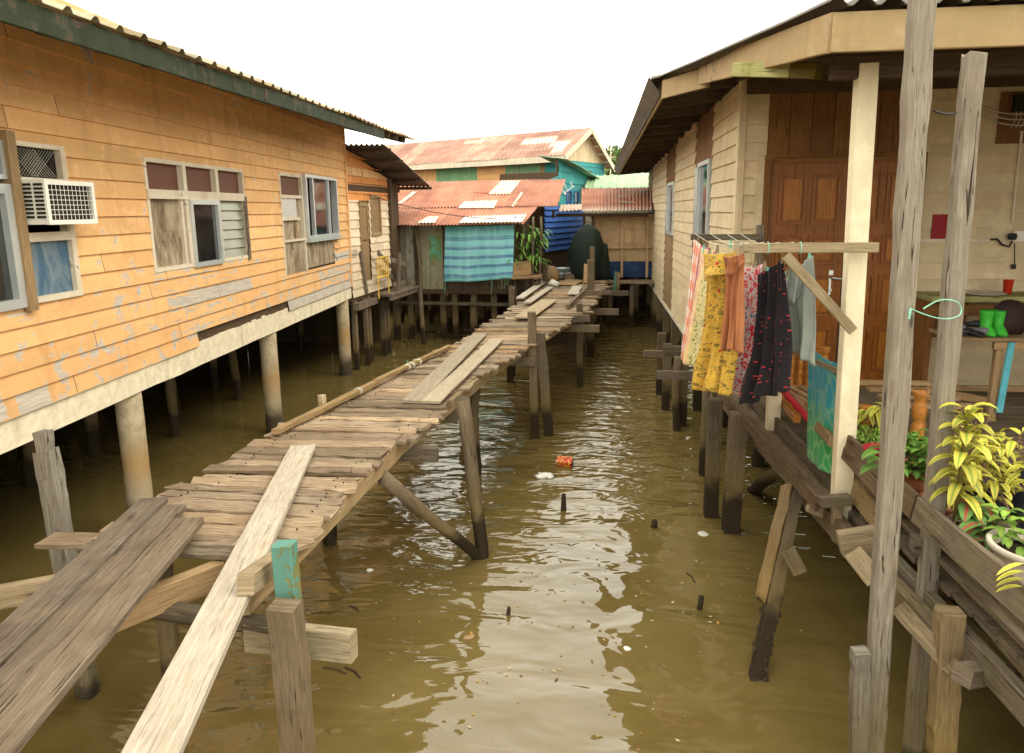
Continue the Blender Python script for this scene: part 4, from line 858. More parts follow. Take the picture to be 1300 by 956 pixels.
# ================================================================== WALKWAY
ZW = 1.2
RE = [(1.6, -1.40), (2.85, -1.41), (3.3, -1.41), (4.0, -1.37), (4.7, -1.28), (5.1, -1.2), (5.85, -1.19), (6.45, -1.11), (6.95, -1.0), (7.83, -.80), (9.05, -.5), (11.3, -.05), (13.7, .24), (16.6, .36)]
LEd = [(1.6, -2.5), (3.03, -2.48), (3.7, -2.42), (4.4, -2.36), (4.7, -2.33), (5.8, -2.13), (8.0, -1.69), (8.8, -1.54), (10.2, -1.46), (11, -1.29), (12.3, -1.27), (14.3, -1.28), (16.6, -1.14)]
ip = lambda T, y: float(np.interp(y, [t[0] for t in T], [t[1] for t in T]))
walk = thing('boardwalk', 'weathered crosswise plank boardwalk on leaning stilts running down the canal', 'boardwalk', (-1.5, 8, 1.2))
mb = MB(); y_ = 2.88
while y_ < 16.6:
    wd = R_.uniform(.075, .14); yc = y_ + wd / 2; l = ip(LEd, yc) - R_.uniform(-.03, .07); r = ip(RE, yc) + R_.uniform(-.05, .05); tilt = R_.uniform(-.022, .022); z = ZW - .014 + R_.uniform(-.011, .008)
    if R_.random() < .10 and yc > 5: l += R_.uniform(.1, .3)
    if R_.random() < .10 and yc > 4: r += R_.uniform(.04, .16)
    if yc > 9.5: tilt *= 2
    k_c = R_.random(); mb.ct = (1, 1, 1) if k_c < .8 else ((1.3, 1.28, 1.22) if k_c < .95 else (1.15, .95, .7)); 
    if 6.2 < yc < 6.32: mb.ct = (1.6, 1.6, 1.5)
    mb.prism((l, yc - tilt, z + R_.uniform(-.006, .006)), (r, yc + tilt, z + R_.uniform(-.006, .006)), wd, .026, seg=int((r - l) / .08), jit=.017, cham=.005, end=.09); y_ += wd + (R_.uniform(.004, .016) if R_.random() < .8 else R_.uniform(.015, .04))
    keep = mb.ct; mb.ct = (.12, .07, .05)
    for xn in (l + .17, r - .12):
        for dn_ in (-.25, .25):
            if yc < 9 and R_.random() < .8: mb.lathe([(.0045, -.004), (.0045, .004)], (xn + R_.uniform(-.02, .02), yc + dn_ * wd, z + .0155), 6)
    mb.ct = keep
mb.ct = (1, 1, 1); mb.prism((-2.75, 2.98, ZW - .02), (-1.75, 3.04, ZW - .02), .13, .03, seg=8, jit=.012, end=.05)
obj('decking', mb, M['plank'], walk)
mb = MB(); mb.ct = (1.25, 1.15, 1.0)
for a, b in ((2.62, 4.75), (4.72, 7.3), (7.25, 11.4), (11.3, 16.7)):
    mb.prism((ip(RE, a) - .10, a, ZW - .085), (ip(RE, b) - .10, b, ZW - .085), .05, .115, seg=8, jit=.008, end=.02)
    mb.ct = (1, 1, 1)
    mb.prism((ip(LEd, a) + .16, a, ZW - .085), (ip(LEd, b) + .16, b, ZW - .085), .05, .115, seg=8, jit=.008, end=.02)
obj('stringer', mb, M['rack'], walk)
def xbeam(pa, pb, y, z, w_=.07, h_=.12, m='grey', ct=(1, 1, 1)):
    mb = MB(); mb.ct = ct; a, b = U(*pa, 'y', y), U(*pb, 'y', y); a.z = z; b.z = z - .01; mb.prism(a, b, w_, h_, seg=6, jit=.01, end=.03); return obj('crossbeam', mb, M[m], walk)
mb = MB(); mb.pole((-2.42, 2.72, ZW - .17), (-1.25, 2.66, ZW - .22), .045, .042, jit=.3); obj('crossbeam', mb, M['stilt'], walk, smooth=True)
mb = MB(); mb.prism((-1.52, 2.66, .94), (-1.02, 2.64, .93), .06, .14, seg=3, jit=.006, end=.02); obj('crossbeam', mb, M['rack'], walk)
mb = MB(); mb.prism(U(312, 742, 'y', 2.42), U(352, 712, 'y', 2.80), .07, .09, jit=.004); obj('block', mb, M['rack'], walk)
mb = MB(); mb.prism((-2.70, 2.62, 1.08), (-2.15, 2.9, 1.1), .06, .10, seg=4, jit=.008); obj('crossbeam', mb, M['rack'], walk)
mb = MB(); mb.prism((-2.1, 2.5, 1.07), (-1.75, 2.9, 1.1), .06, .13, seg=3, jit=.004); obj('block', mb, M['tan'], walk)
for y, a, b in ((4.9, 0, .1), (5.9, 0, .0), (8.2, .0, .05), (10.6, .3, .32), (12.4, 0, .4), (15.2, 0, .5)):
    mb = MB(); mb.prism((ip(LEd, y) - a, y, ZW - .2), (ip(RE, y) + b, y, ZW - .21), .07, .11, seg=5, jit=.008, end=.03); obj('crossbeam', mb, M['rail'], walk)
def stilt_(p, q, r=.05, rnd_=True, m='stilt', parent=walk, name='stilt', w2=None, r1=None):
    mb = MB()
    if rnd_: mb.pole(p, q, r, r1, jit=.22)
    else: mb.prism(p, q, r * 2, (w2 or r) * 2, up=(0, -1, .01), jit=.012, end=.03)
    return obj(name, mb, M[m], parent, smooth=rnd_)
def wbase(px, py): return U(px, py, 'z', 0.0)
def dn(p, q, ex=.5): p, q = Vector(p), Vector(q); return p + (p - q).normalized() * ex
def leg2(bx, by, tx, ty, r, rnd_=True, ydt=0., **k):
    b = wbase(bx, by); t = U(tx, ty, 'y', b.y + ydt); return stilt_(dn(b, t), t, r, rnd_, **k)
leg2(612, 706, 587, 506, .048, r1=.058, ydt=-.05)
b = wbase(606, 706); t = U(487, 606, 'y', 4.25); mb = MB(); mb.pole(dn(b, t, .4), t, .042, .05, jit=.2); obj('brace', mb, M['stilt'], walk, smooth=True)
leg2(679, 556, 675, 396, .05, False); leg2(697, 552, 686, 423, .058, False, r1=.05)
leg2(736, 490, 736, 386, .05, False); leg2(648, 485, 648, 447, .055, False); leg2(421, 691, 419, 668, .04)
leg2(768, 410, 767, 377, .06, False); leg2(649, 440, 650, 364, .06, False)
for (x_, y_) in ((-2.25, 5.4), (-1.6, 8.4), (-1.35, 11.6), (-.2, 12.8), (-1.15, 14.6), (.1, 15.4), (-2.3, 3.2), (-1.25, 7.05)):
    stilt_((x_, y_, -.5), (x_ + R_.uniform(-.05, .05), y_, ZW - .1), .05, R_.random() < .5)
for px_, rt, rb, y in ((674, 336, 368, 14.8), (692, 336, 366, 14.9), (749, 330, 372, 13.4), (752, 313, 340, 14.5)):
    a, b = U(px_, rb, 'y', y), U(px_, rt, 'y', y); stilt_(a - Vector((0, 0, 1.6)), b, .05, False)
stilt_(U(751, 375, 'y', 13.2) - Vector((0, 0, 1.2)), U(750, 330, 'y', 13.2), .06, False)
mb = MB(); mb.prism(U(742, 372, 'y', 12.6), U(776, 371, 'y', 12.6), .06, .08, jit=.008); obj('crossbeam', mb, M['rail'], walk)
mb = MB(); mb.prism(U(714, 404, 'y', 10.55), U(749, 404, 'y', 10.55), .07, .10, jit=.008); obj('crossbeam', mb, M['grey'], walk)
# bottom-left painted post and its timber block
mb = MB(); b = U(362, 775, 'y', 2.55); t = U(361, 690, 'y', 2.55); mb.prism((t.x, 2.55, .55), t, .088, .07, up=(0, -1, 0), jit=.004, seg=8, end=.02)
tag(obj('painted_post', mb, M['mint']), 'short post with peeling mint-green paint at the near end of the walkway', 'post')
mb = MB(); t = U(362, 768, 'y', 2.42); mb.prism((t.x + .02, 2.42, -.5), t, .118, .09, up=(0, -1, 0), jit=.014, seg=12, end=.06)
for k in (-1, 1): pass
mb.ct = (1, 1, 1)
mb.tint = [(.85, .72, .58)] * len(mb.tint)
tag(obj('timber_post', mb, M['post']), 'thick broken-topped grey-brown timber post in front of the mint-green post', 'post')
mb = MB(); b = U(84, 745, 'y', 3.35); t = U(55, 548, 'y', 3.35); mb.prism((b.x + .06, 3.35, -.5), (b.x + (t.x - b.x) * .9, 3.35, t.z - .1), .105, .08, up=(0, -1, 0), seg=14, jit=.018, end=.03); mb.prism((b.x + (t.x - b.x) * .8, 3.34, t.z - .25), t, .06, .075, up=(0, -1, 0), seg=5, jit=.02, end=.06)
tag(obj('timber_post', mb, M['post']), 'split old timber post standing in the water in front of the left concrete beam', 'post')
# loose planks on the walkway
def lie(label, pts, wd, th=.03, m='pale', z=ZW + .03, group=None, jit=.003, ct=(1, 1, 1), name='loose_plank', end=.02, n=10):
    mb = MB(); mb.ct = ct; (x0, y0, z0), (x1, y1, z1) = pts; mb.prism((x0, y0, z0), (x1, y1, z1), wd, th, seg=n, jit=jit, end=end); return tag(obj(name, mb, M[m]), label, 'plank', group)
lie('long pale new plank lying lengthwise at the near end of the walkway', ((-.98, .6, 1.30), (-1.935, 4.30, 1.235)), .165, .034)
A0 = Vector((-2.18, 3.28, 1.25)); dd = Vector((.30, -1.0, 0)).normalized()
q = [U(200, 634, 'z', 1.26), U(0, 838, 'z', 1.26)]; q2 = [U(240, 652, 'z', 1.26), U(105, 868, 'z', 1.26)]
def ext(a, b, e=1.5): return (b + (b - a).normalized() * e)
gl_ = 'grey planks laid side by side at the near left'
for (ax_, ay, bx_, by, lab, z, w_) in ((196, 634, 0, 826, 'leftmost of three grey planks laid side by side at the near left', 1.262, .148), (217, 645, 12, 866, 'middle plank, slightly sunken, of the three grey planks at the near left', 1.240, .150), (241, 660, 68, 866, 'rightmost grey plank with rusty nails of the three at the near left', 1.270, .148)):
    a, b = U(ax_, ay, 'z', z), U(bx_, by, 'z', z); b = ext(a, b, 1.1); lie(lab, ((b.x, b.y, z + .03), (a.x, a.y, z - .005)), w_, .034, 'grey', jit=.008, end=.07, n=16, group=gl_)
a, b = U(528, 509, 'z', 1.235), U(611, 424, 'z', 1.235); lie('left of the two pale planks side by side mid walkway', ((a.x - .03, a.y, 1.228), (b.x - .02, b.y, 1.23)), .185, .022, ct=(.92, .86, .76), group='pale planks mid walkway', jit=.006)
a, b = U(550, 510, 'z', 1.235), U(630, 432, 'z', 1.235); lie('right of the two pale planks side by side mid walkway', ((a.x - .02, a.y, 1.232), (b.x + .0, b.y, 1.236)), .17, .022, ct=(1, .95, .86), group='pale planks mid walkway', jit=.006)
for (x0, y0, x1, y1, w_, lab, ct, m) in ((700, 412, 742, 362, .0, '', 1, ''), ):
    pass
a, b = U(664, 404, 'z', 1.24), U(697, 381, 'z', 1.24); lie('wide pale plank lying beyond the tall twin posts of the walkway', ((a.x, a.y, 1.245), (b.x, b.y, 1.24)), .28, .02, ct=(.95, .85, .7))
a, b = U(660, 378, 'z', 1.26), U(691, 357, 'z', 1.26); lie('pale plank along the left edge at the far part of the walkway', ((a.x, a.y, 1.25), (b.x, b.y, 1.26)), .15, .025)
a, b = U(669, 384, 'z', 1.26), U(699, 364, 'z', 1.26); lie('second pale plank lying just inside the far left-edge plank', ((a.x, a.y, 1.25), (b.x, b.y, 1.25)), .13, .025)
a, b = U(718, 361, 'z', 1.24), U(742, 349, 'z', 1.24); lie('tan sheet of plywood lying on the far end of the walkway', ((a.x, a.y, 1.23), (b.x, b.y, 1.23)), .42, .012, 'tan', ct=(1.1, 1.1, 1.1), name='plywood_sheet')
a, b = U(727, 373, 'z', 1.25), U(733, 363, 'z', 1.25); lie('small pale board in front of the plywood sheet', ((a.x, a.y, 1.24), (b.x, b.y, 1.25)), .2, .02)
a, b = U(720, 388, 'z', 1.27), U(746, 363, 'z', 1.30); lie('thin grey batten lying slantwise on the far right edge of the walkway', ((a.x, a.y, 1.26), (b.x, b.y, 1.27)), .06, .05, 'grey', name='batten')
# edge pole with ties
ep = thing('edge_pole', 'long bleached pole lashed along the left edge of the walkway', 'pole', (-2.0, 6.2, 1.22))
p0, p1 = U(350, 548, 'z', 1.24), U(570, 440, 'z', 1.24); pm = p0.lerp(p1, .47)
mb = MB(); mb.ct = (.95, .85, .68); mb.prism(p0, pm, .06, .04, seg=12, jit=.012, end=.04); mb.prism(pm - (pm - p0).normalized() * .05 + Vector((0, 0, .012)), p1, .055, .038, seg=12, jit=.012, end=.04); obj('pole', mb, M['rack'], ep)
for f in (.36, .66, .69, .74): 
    p = p0.lerp(p1, f); mb = MB(); dr = (p1 - p0).normalized(); sd2 = dr.cross(Vector((0, 0, 1)))
    for e_ in (-.012, .012): line(mb, [p + dr * e_ + sd2 * (.036 * math.cos(t)) + Vector((0, 0, .028 * math.sin(t))) for t in [k * math.pi / 6 for k in range(13)]], .006, 4)
    obj('rope_tie', mb, M['rope'], ep)
mb = MB(); p = U(517, 458, 'z', 1.28); line(mb, sagline(p, p + Vector((.05, .03, -.12)), .02), .006, 4); obj('rope_tie', mb, M['cyanrope'], ep)
mb = MB(); p = U(409, 512, 'z', 1.22); mb.pole((p.x, p.y, -.5), (p.x, p.y, 1.29), .035); obj('peg', mb, M['rack'], walk, smooth=True)
# items at the far end of the walkway
tp = MB(); nn = 18
cpt = U(745, 318, 'y', 16.0); zb_ = 1.22
for (rx, hh, dx) in ((.34, 1.05, 0), ): tp.lathe([(.30, 0), (.36, .15), (.35, .5), (.36, .8), (.26, 1.05), (.12, 1.18), (.02, 1.22)], (cpt.x + dx, 16.0, zb_), 20)
tp.lathe([(.16, 0), (.2, .2), (.22, .5), (.14, .75), (.03, .85)], (cpt.x + .34, 16.1, zb_ - .02), 16)
def crumple(mb, amp, f=5):
    mb.v = [tuple(Vector(p) + Vector((noise.noise(Vector(p) * f), noise.noise(Vector(p) * f + Vector((5, 5, 5))), noise.noise(Vector(p) * f + Vector((9, 1, 2))))) * amp) for p in mb.v]
tp.v = [(cpt.x + (x - cpt.x) * (1 + .10 * math.sin(9 * math.atan2(y - 16, x - cpt.x)) * (1.6 - z)), y, z) for x, y, z in tp.v]
crumple(tp, .13, 3.2); tag(obj('covered_heap', tp, simple('dark_green_tarp', (.010, .020, .015), .8, bump=.6), smooth=True), 'tall heap under a dark green cover at the far end of the walkway', 'heap')
bs = thing('basin_stack', 'low stack of grey basins and boxes at the far end of the walkway', 'containers', (-.3, 16.1, 1.2))
mb = MB(); p = U(714, 342, 'y', 16.2); mb.lathe([(.16, 0), (.22, .12), (.23, .13), (.2, .11), (.14, .02)], (p.x, 16.2, 1.22), 18); mb.lathe([(.13, .14), (.19, .24), (.2, .25), (.17, .22)], (p.x, 16.2, 1.22), 18); obj('basin', mb, M['alu'], bs, smooth=True)
mb = MB(); p = U(724, 343, 'y', 15.9); mb.prism((p.x - .14, 15.9, 1.28), (p.x + .16, 15.95, 1.28), .22, .14); obj('box', mb, M['grey'], bs)
def bundle(px, py, y, m, label, name, cat, rr=.2, hh=.3, f=6):
    p = U(px, py, 'y', y); mb = MB(); mb.lathe([(rr * .8, 0), (rr, hh * .3), (rr * .9, hh * .7), (rr * .4, hh), (.01, hh * 1.02)], (p.x, y, ZW), 16); crumple(mb, .05, f); return tag(obj(name, mb, m, smooth=True), label, cat)
bundle(699, 352, 15.8, M['tan'], 'crumpled tan sack on the left edge at the far end of the walkway', 'sack', 'sack', .2, .34)
bundle(703, 362, 14.6, M['rope'], 'pale plastic bag lying by the left edge of the far walkway', 'plastic_bag', 'bag', .12, .14, 9)
mb = MB(); p = U(747, 342, 'y', 15.2); mb.prism((p.x, 15.2, 1.22), (p.x + .02, 15.2, 1.62), .22, .16, up=(0, -1, 0), jit=.01); tag(obj('crate', mb, M['shack']), 'worn wooden crate against the right side of the far walkway', 'crate')
# planter platform + long-leaved plants beside the shed
pp = thing('planter_stand', 'rough board stand holding a clump of grassy plants beside the shed', 'stand', (-1.3, 14.7, 1.2))
mb = MB(); a, b = U(651, 352, 'y', 14.4), U(688, 350, 'y', 14.4); mb.prism(a, b, .5, .05, jit=.01); mb.prism(U(651, 341, 'y', 14.5), U(675, 339, 'y', 14.5), .3, .28, jit=.01); obj('board', mb, M['tan'], pp)
for px_ in (654, 664, 677, 687):
    mb = MB(); mb.pole((U(px_, 330, 'y', 14.45).x, 14.45, -.4 if px_ != 664 else 1.2), U(px_, 275, 'y', 14.45), .03, .025); obj('post', mb, M['rail'], pp, smooth=True)
mb = MB(); c = U(668, 330, 'y', 14.6)
for k in range(260):
    a = R_.uniform(0, 6.28); leaf(mb, (c.x + R_.uniform(-.26, .32), 14.6 + R_.uniform(-.15, .25), c.z + R_.uniform(-.15, .6)), (math.cos(a), math.sin(a) - .3, R_.uniform(.3, 1.8)), R_.uniform(.22, .42), .05, 1.5, n=5)
tag(obj('long_leaved_plant', mb, M['gleaf']), 'bushy bright green long-leaved plant between the tarp and the far posts', 'plant')
# ================================================================== CREAM HOUSE on the right
FY = 7.05; cx = 1.405
RW = Wall((cx, FY), (1.50, 18.9), -1); 
if RW.n.x > 0: RW = Wall((cx, FY), (1.50, 18.9), 1)
FW = Wall((cx, FY), (8, FY), 1)
ch = thing('cream_house', 'cream clapboard house with porch and varnished doors on the right', 'house', (2.5, 9, 1.05))
r_ = lambda px, py: RW.at(px, py); f_ = lambda px, py: FW.at(px, py)
RL = r_(822, 300)[0]; ZF = 1.02; ZWt = 3.98
bays = []
for (pl, pr, hole, zt_, zb_) in ((882, 903, (888, 902), 212, 298), (846, 857, (849, 857), 235, 311), (824, 828.5, (825.5, 828.5), 262, 300)):
    s1_, s0_ = r_(pl, 270)[0], r_(pr, 270)[0]; h1, h0 = r_(hole[0], 270)[0], r_(hole[1], 270)[0]; bays.append((s0_, s1_, h0, h1, r_(pl + 5, zt_)[1], max(2.35, r_(pl + 5, zb_)[1])))
holes = [(q[0], q[1], ZF - .1, ZWt) for q in bays]; wh = [(q[2] + .02, q[3] - .02, q[5], q[4]) for q in bays]
hs_ = sorted((q[0], q[1]) for q in bays); cur = 0.
for q in hs_ + [(RL, RL)]:
    if q[0] - cur > .05: mb = MB(); siding(mb, RW, cur, q[0], ZF - .06, ZWt, .163, jl=3.2); obj('side_wall', mb, M['cream'], ch)
    cur = q[1]
for q, w2 in zip(bays, wh):
    for (za, zb2, mt) in ((q[4], ZWt, 'brown'), (ZF - .08, q[5], 'tan')):
        mb = MB(); x_ = q[0] + .01
        while x_ < q[1] - .02: wv = min(.11, q[1] - x_); mb.prism(RW.P(x_ + wv / 2, za, .0), RW.P(x_ + wv / 2, zb2, .0), wv - .004, .02, up=RW.n); x_ += wv
        obj('vertical_panel', mb, M[mt], ch)
    mb = MB(); mb.box(RW, q[3], q[1], q[5], q[4], -.02, .02); frame_rect(mb, RW, w2[0] - .02, w2[1] + .02, w2[2] - .03, w2[3] + .03, .05, -.03, .05); wn = obj('window', mb, M['alu'], ch); pane('pane', M['glass'], RW, w2[0], w2[1], w2[2], w2[3], .01, wn)
# front wall
dl, dr_ = f_(965, 340)[0], f_(1150, 340)[0]; dzt = f_(1010, 207)[1]; dzb = ZF + .06; opn = (dl, dr_ + .02, ZF - .1, ZWt)
FE = 6.2
for q in ((0, opn[0]), (opn[1], FE)): mb = MB(); siding(mb, FW, q[0], q[1], ZF - .06, ZWt, .163, jl=4); obj('front_wall', mb, M['cream'], ch)
mb = MB(); x_ = dl
while x_ < dr_ - .02: mb.prism(FW.P(x_ + .1, dzt + .07, .0), FW.P(x_ + .1, ZWt, .0), .196, .02, up=FW.n); x_ += .2
obj('vertical_panel', mb, M['brown'], ch)
mb = MB(); core(mb, RW, 0, RL, ZF - .1, ZWt + .1, wh); core(mb, FW, 0, FE, ZF - .1, ZWt + .1)
mb.quad(RW.P(RL, ZF, 0), RW.P(RL, ZF, -5), RW.P(RL, ZWt, -5), RW.P(RL, ZWt, 0)); mb.quad(RW.P(0, ZF, -.07), RW.P(RL, ZF, -.07), RW.P(RL, ZF, -5.5), RW.P(0, ZF, -5.5)); mb.quad((7.6, FY, ZF), (7.6, 19, ZF), (7.6, 19, ZWt), (7.6, FY, ZWt))
mb.quad(RW.P(0, ZWt + .05, 0), RW.P(RL, ZWt + .05, 0), RW.P(RL, ZWt + .05, -5.5), RW.P(0, ZWt + .05, -5.5)); mb.quad((1.8, .8, ZF - .03), (16, .8, ZF - .03), (16, 21, ZF - .12), (1.8, 21, ZF - .12))  # last sheet runs extra deep to cut light under the house
obj('sheathing', mb, M['dark'], ch)
mb = MB(); mb.box(RW, -.03, .07, ZF - .06, ZWt, .0, .03); mb.box(FW, -.028, .035, ZF - .06, ZWt, .0, .028); mb.box(FW, dl - .09, dl, ZF, dzt + .07, .0, .045) ; obj('corner_board', mb, M['cream'], ch)
mb = MB(); mb.box(RW, -.02, RL, ZF - .13, ZF - .065, -.05, .03); obj('sill_board', mb, M['whitetrim'], ch)
mb = MB(); mb.box(FW, dl - .02, dr_ + .08, dzt, dzt + .075, -.0, .05); mb.box(FW, dl - .02, dl + .06, ZF, dzt, .0, .05); mb.box(FW, dr_ - .0, dr_ + .08, ZF, dzt, .0, .05); obj('door_frame', mb, M['brown'], ch)
mb = MB(); line(mb, [FW.P(dl + .03, ZF + .9, .06), FW.P(dl + .03, dzt - .02, .06), FW.P(dl + .07, dzt + .05, .06), FW.P(dr_ - .3, dzt + .05, .06)], .008, 6); obj('conduit', mb, M['brown'], ch)
dm = f_(1068, 340)[0]; dd_ = [(dl + .06, dm), (dm + .05, dr_)]
for (a, b), lab in zip(dd_, ('left varnished panelled door with a lever handle', 'right varnished panelled door behind the cream post')):
    mb = MB(); mb.box(FW, a, b, dzb - .05, dzt, -.0, .02)
    wv = (b - a); ht = dzt - dzb; cells = []
    for (u0, u1) in ((.10, .46), (.54, .90)):
        for (v0, v1) in ((.06, .26), (.31, .50), (.55, .68), (.73, .95)): cells.append((a + wv * u0, a + wv * u1, dzb + ht * v0, dzb + ht * v1))
    dob = obj('door', mb, M['door'], ch, label=lab)
    mb = MB()
    for q in cells: frame_rect(mb, FW, q[0], q[1], q[2], q[3], .022, .018, .036)
    obj('moulding', mb, M['door'], dob)
    for q in cells: mb = MB(); mb.box(FW, q[0] + .045, q[1] - .045, q[2] + .045, q[3] - .045, .018, .030); obj('panel', mb, M['doorlight'], dob)
    if 'lever' in lab:
        mb = MB(); mb.box(FW, b - .12, b - .08, 1.95, 2.19, .02, .03); line(mb, [FW.P(b - .10, 2.12, .03), FW.P(b - .10, 2.12, .08), FW.P(b - .01, 2.11, .085)], .01, 6); line(mb, [FW.P(b - .10, 2.0, .03), FW.P(b - .10, 2.0, .05)], .012, 6); obj('handle', mb, M['metal'], dob)
# side eave, rafters, roof
ev0, ev1 = Vector((.70, 7.35, 3.90)), U(785, 223, 'y', 18.9); ev1.x = max(ev1.x, .6)
eo0, eo1 = U(822, 106, 'y', 7.3), U(781.5, 222, 'y', 19.2)
mb = MB(); mb.prism(ev0 + Vector((0, 0, .08)), ev1 + Vector((0, 0, .08)), .16, .025, up=(-1, 0, 0), seg=14, jit=.004); obj('fascia', mb, M['creamtrim'], ch)
for k in range(15):
    mb = MB(); f = k / 14; p = ev0.lerp(ev1, f); mb.prism(p + Vector((.02, .05, .07)), p + Vector((1.5, .05, .20)), .05, .11, jit=.003); obj('rafter', mb, M['dark'], ch)
mb = MB(); rr0 = Vector((4.6, 7.2, 4.75)); rr1 = Vector((4.6, 19.4, 4.9))
corr(mb, ev1 + Vector((-.10, .4, .17)), ev0 + Vector((-.13, -.05, .17)), rr0, rr1, wl=.13, amp=.02, sheet=.8, nlen=5); corr(mb, Vector((8.6, 7.2, 3.9)), Vector((8.6, 19.4, 3.8)), rr1, rr0, wl=.13, amp=.02, sheet=.8, nlen=5)
# edge flashing hanging down over the fascia
obj('roof', mb, M['roof_old'], ch, smooth=True)
mb = MB(); a, b = ev0 + Vector((-.03, 0, .02)), ev1 + Vector((-.02, 0, .02)); mb.quad(a, b, b + Vector((-.09, 0, .155)), a + Vector((-.12, -.03, .155))); mb.quad(a + Vector((-.004, 0, 0)), b + Vector((-.004, 0, 0)), b + Vector((-.096, 0, .155)), a + Vector((-.126, -.03, .155))); obj('flashing', mb, M['roof_old'], ch)
# porch roof: rake (side) and front eave
g0, g1, g2 = U(842, 114, 'y', 7.3), U(900, 98, 'y', 6.3), U(1055, 42, 'y', 3.75)
mb = MB(); mb.prism(g0, U(900, 97, 'y', 6.25), .17, .03, up=(-.9, -.4, 0), seg=6, jit=.003); mb.prism(U(893, 96, 'y', 6.3) + Vector((-.02, 0, .02)), g2, .185, .03, up=(-.9, -.3, 0), seg=10, jit=.003)
fr1 = Vector((6.5, 3.75, g2.z)); mb.prism(g2, fr1, .185, .03, up=(0, -1, 0), seg=14, jit=.003); obj('porch_fascia', mb, M['creamtrim'], ch)
mb = MB(); q0 = g2 + Vector((-.03, -.06, .125)); q1 = Vector((6.6, 3.69, g2.z + .125)); q3 = Vector((g0.x - .12, 7.4, 4.17)); q2 = Vector((6.6, 7.4, 4.45))
corr(mb, q0, q1, q2, Vector((g0.x - .05, 7.4, g0.z + .13)), wl=.14, amp=.024, sheet=.7, nlen=6)
obj('porch_roof', mb, M['roof_old'], ch, smooth=True)
mb = MB(); zc = g2.z
mb.quad((1.5, 7.04, 4.0), (6.45, 7.04, 4.0), (6.45, 3.85, zc + .07), (1.5, 3.85, zc + .07))
for k in range(8): mb.prism((1.35 + k * .62, 3.8, zc + .04), (1.35 + k * .62, 7.0, zc + .38), .05, .1)
for k in range(5): y_ = 4.0 + k * .7; mb.prism((g2.x + (g0.x - g2.x) * (y_ - 3.75) / 3.6 + .06, y_, zc + .05 + (y_ - 3.8) * .105), (6.4, y_, zc + .09 + (y_ - 3.8) * .11), .05, .05)
mb.prism((1.3, 4.2, zc - .085), (6.4, 4.2, zc - .085), .08, .12, seg=4); mb.prism((1.42, 6.95, 3.9), (6.4, 6.95, 3.9), .06, .14)
obj('porch_rafters', mb, M['dark'], ch)
mb = MB(); a, b = U(933, 88, 'y', 4.9), U(1006, 89, 'y', 4.5); mb.prism(a, b, .05, .09, jit=.004); mb.ct = (.6, .45, .3); mb.prism(b, U(1040, 90, 'y', 4.3), .05, .09); obj('mossy_rafter_end', mb, M['mossy'], ch)
PW_ = Wall((6.45, 7.0), (6.45, .8), 1)
if PW_.n.x > 0: PW_ = Wall((6.45, 7.0), (6.45, .8), -1)
mb = MB(); siding(mb, PW_, 0, 6.2, ZF, 4.1, .163); obj('porch_shade_wall', mb, M['cream'], ch)  # unseen wall added to close the porch off from side light
# porch floor, edge beams, posts
edge = lambda y: float(np.interp(y, [2.0, 2.7, 3.8, 5.0, 6.65, 7.05], [1.60, 1.58, 1.50, 1.44, 1.36, 1.36]))
mb = MB(); y_ = .8
while y_ < 7.0: wd = R_.uniform(.12, .17); mb.prism((edge(y_) + .12, y_ + wd / 2, ZF), (6.4, y_ + wd / 2, ZF), wd - .005, .03, seg=3, jit=.003); y_ += wd
obj('porch_floor', mb, M['rail'], ch)
def along(name, off, z, w_, h_, y0, y1, m='rail', up=(0, 0, 1), ct=(1, 1, 1), dz=0., seg=14):
    mb = MB(); mb.ct = ct; mb.prism((edge(y0) + off, y0, z), (edge(y1) + off, y1, z + dz), w_, h_, up=up, seg=seg, jit=.007, end=.03); return obj(name, mb, M[m], ch)
along('ledge_board', -.03, ZF - .01, .16, .035, 4.15, 6.75, ct=(.9, .8, .7)); along('ledge_board', -.12, ZF + .02, .03, .10, 4.1, 6.75, ct=(.8, .7, .6)); along('ledge_board', .07, ZF + .05, .03, .14, 4.3, 6.9)
along('edge_joist', -.0, ZF - .14, .07, .14, 2.95, 6.9, ct=(.9, .85, .75)); along('edge_joist', .12, ZF - .10, .05, .12, .9, 7.0)
for (a, b, y_, h_, m_) in (((1040, 637), (1078, 634), 4.06, .06, 'rail'), ((1066, 690), (1112, 682), 3.72, .13, 'rack'), ((1158, 690), (1190, 692), 3.3, .08, 'rail'), ((1024, 640), (1052, 652), 4.3, .08, 'rack')):
    mb = MB(); mb.prism(U(*a, 'y', y_), U(*b, 'y', y_), .06, h_, jit=.008, end=.03); obj('joist_end', mb, M[m_], ch)
def cpost(x, y, z0, z1, w_, name='porch_post', m='postcream', lab=None): mb = MB(); mb.prism((x, y, z0), (x - (.055 if z1 > 3 else 0), y, z1), w_, w_ * .8, up=(0, -1, 0), seg=6, jit=.002); return obj(name, mb, M[m], ch, label=lab)
cpost(1.54, 4.2, .80, 3.56, .105, lab='cream porch post with a diagonal brace nailed to it')
cpost(1.47, 5.6, ZF - .1, 1.65, .10)
mb = MB(); mb.prism(U(1062, 640, 'y', 4.12), U(1063, 686, 'y', 4.12), .055, .05, up=(0, -1, 0), jit=.004); obj('packing_piece', mb, M['rack'], ch)
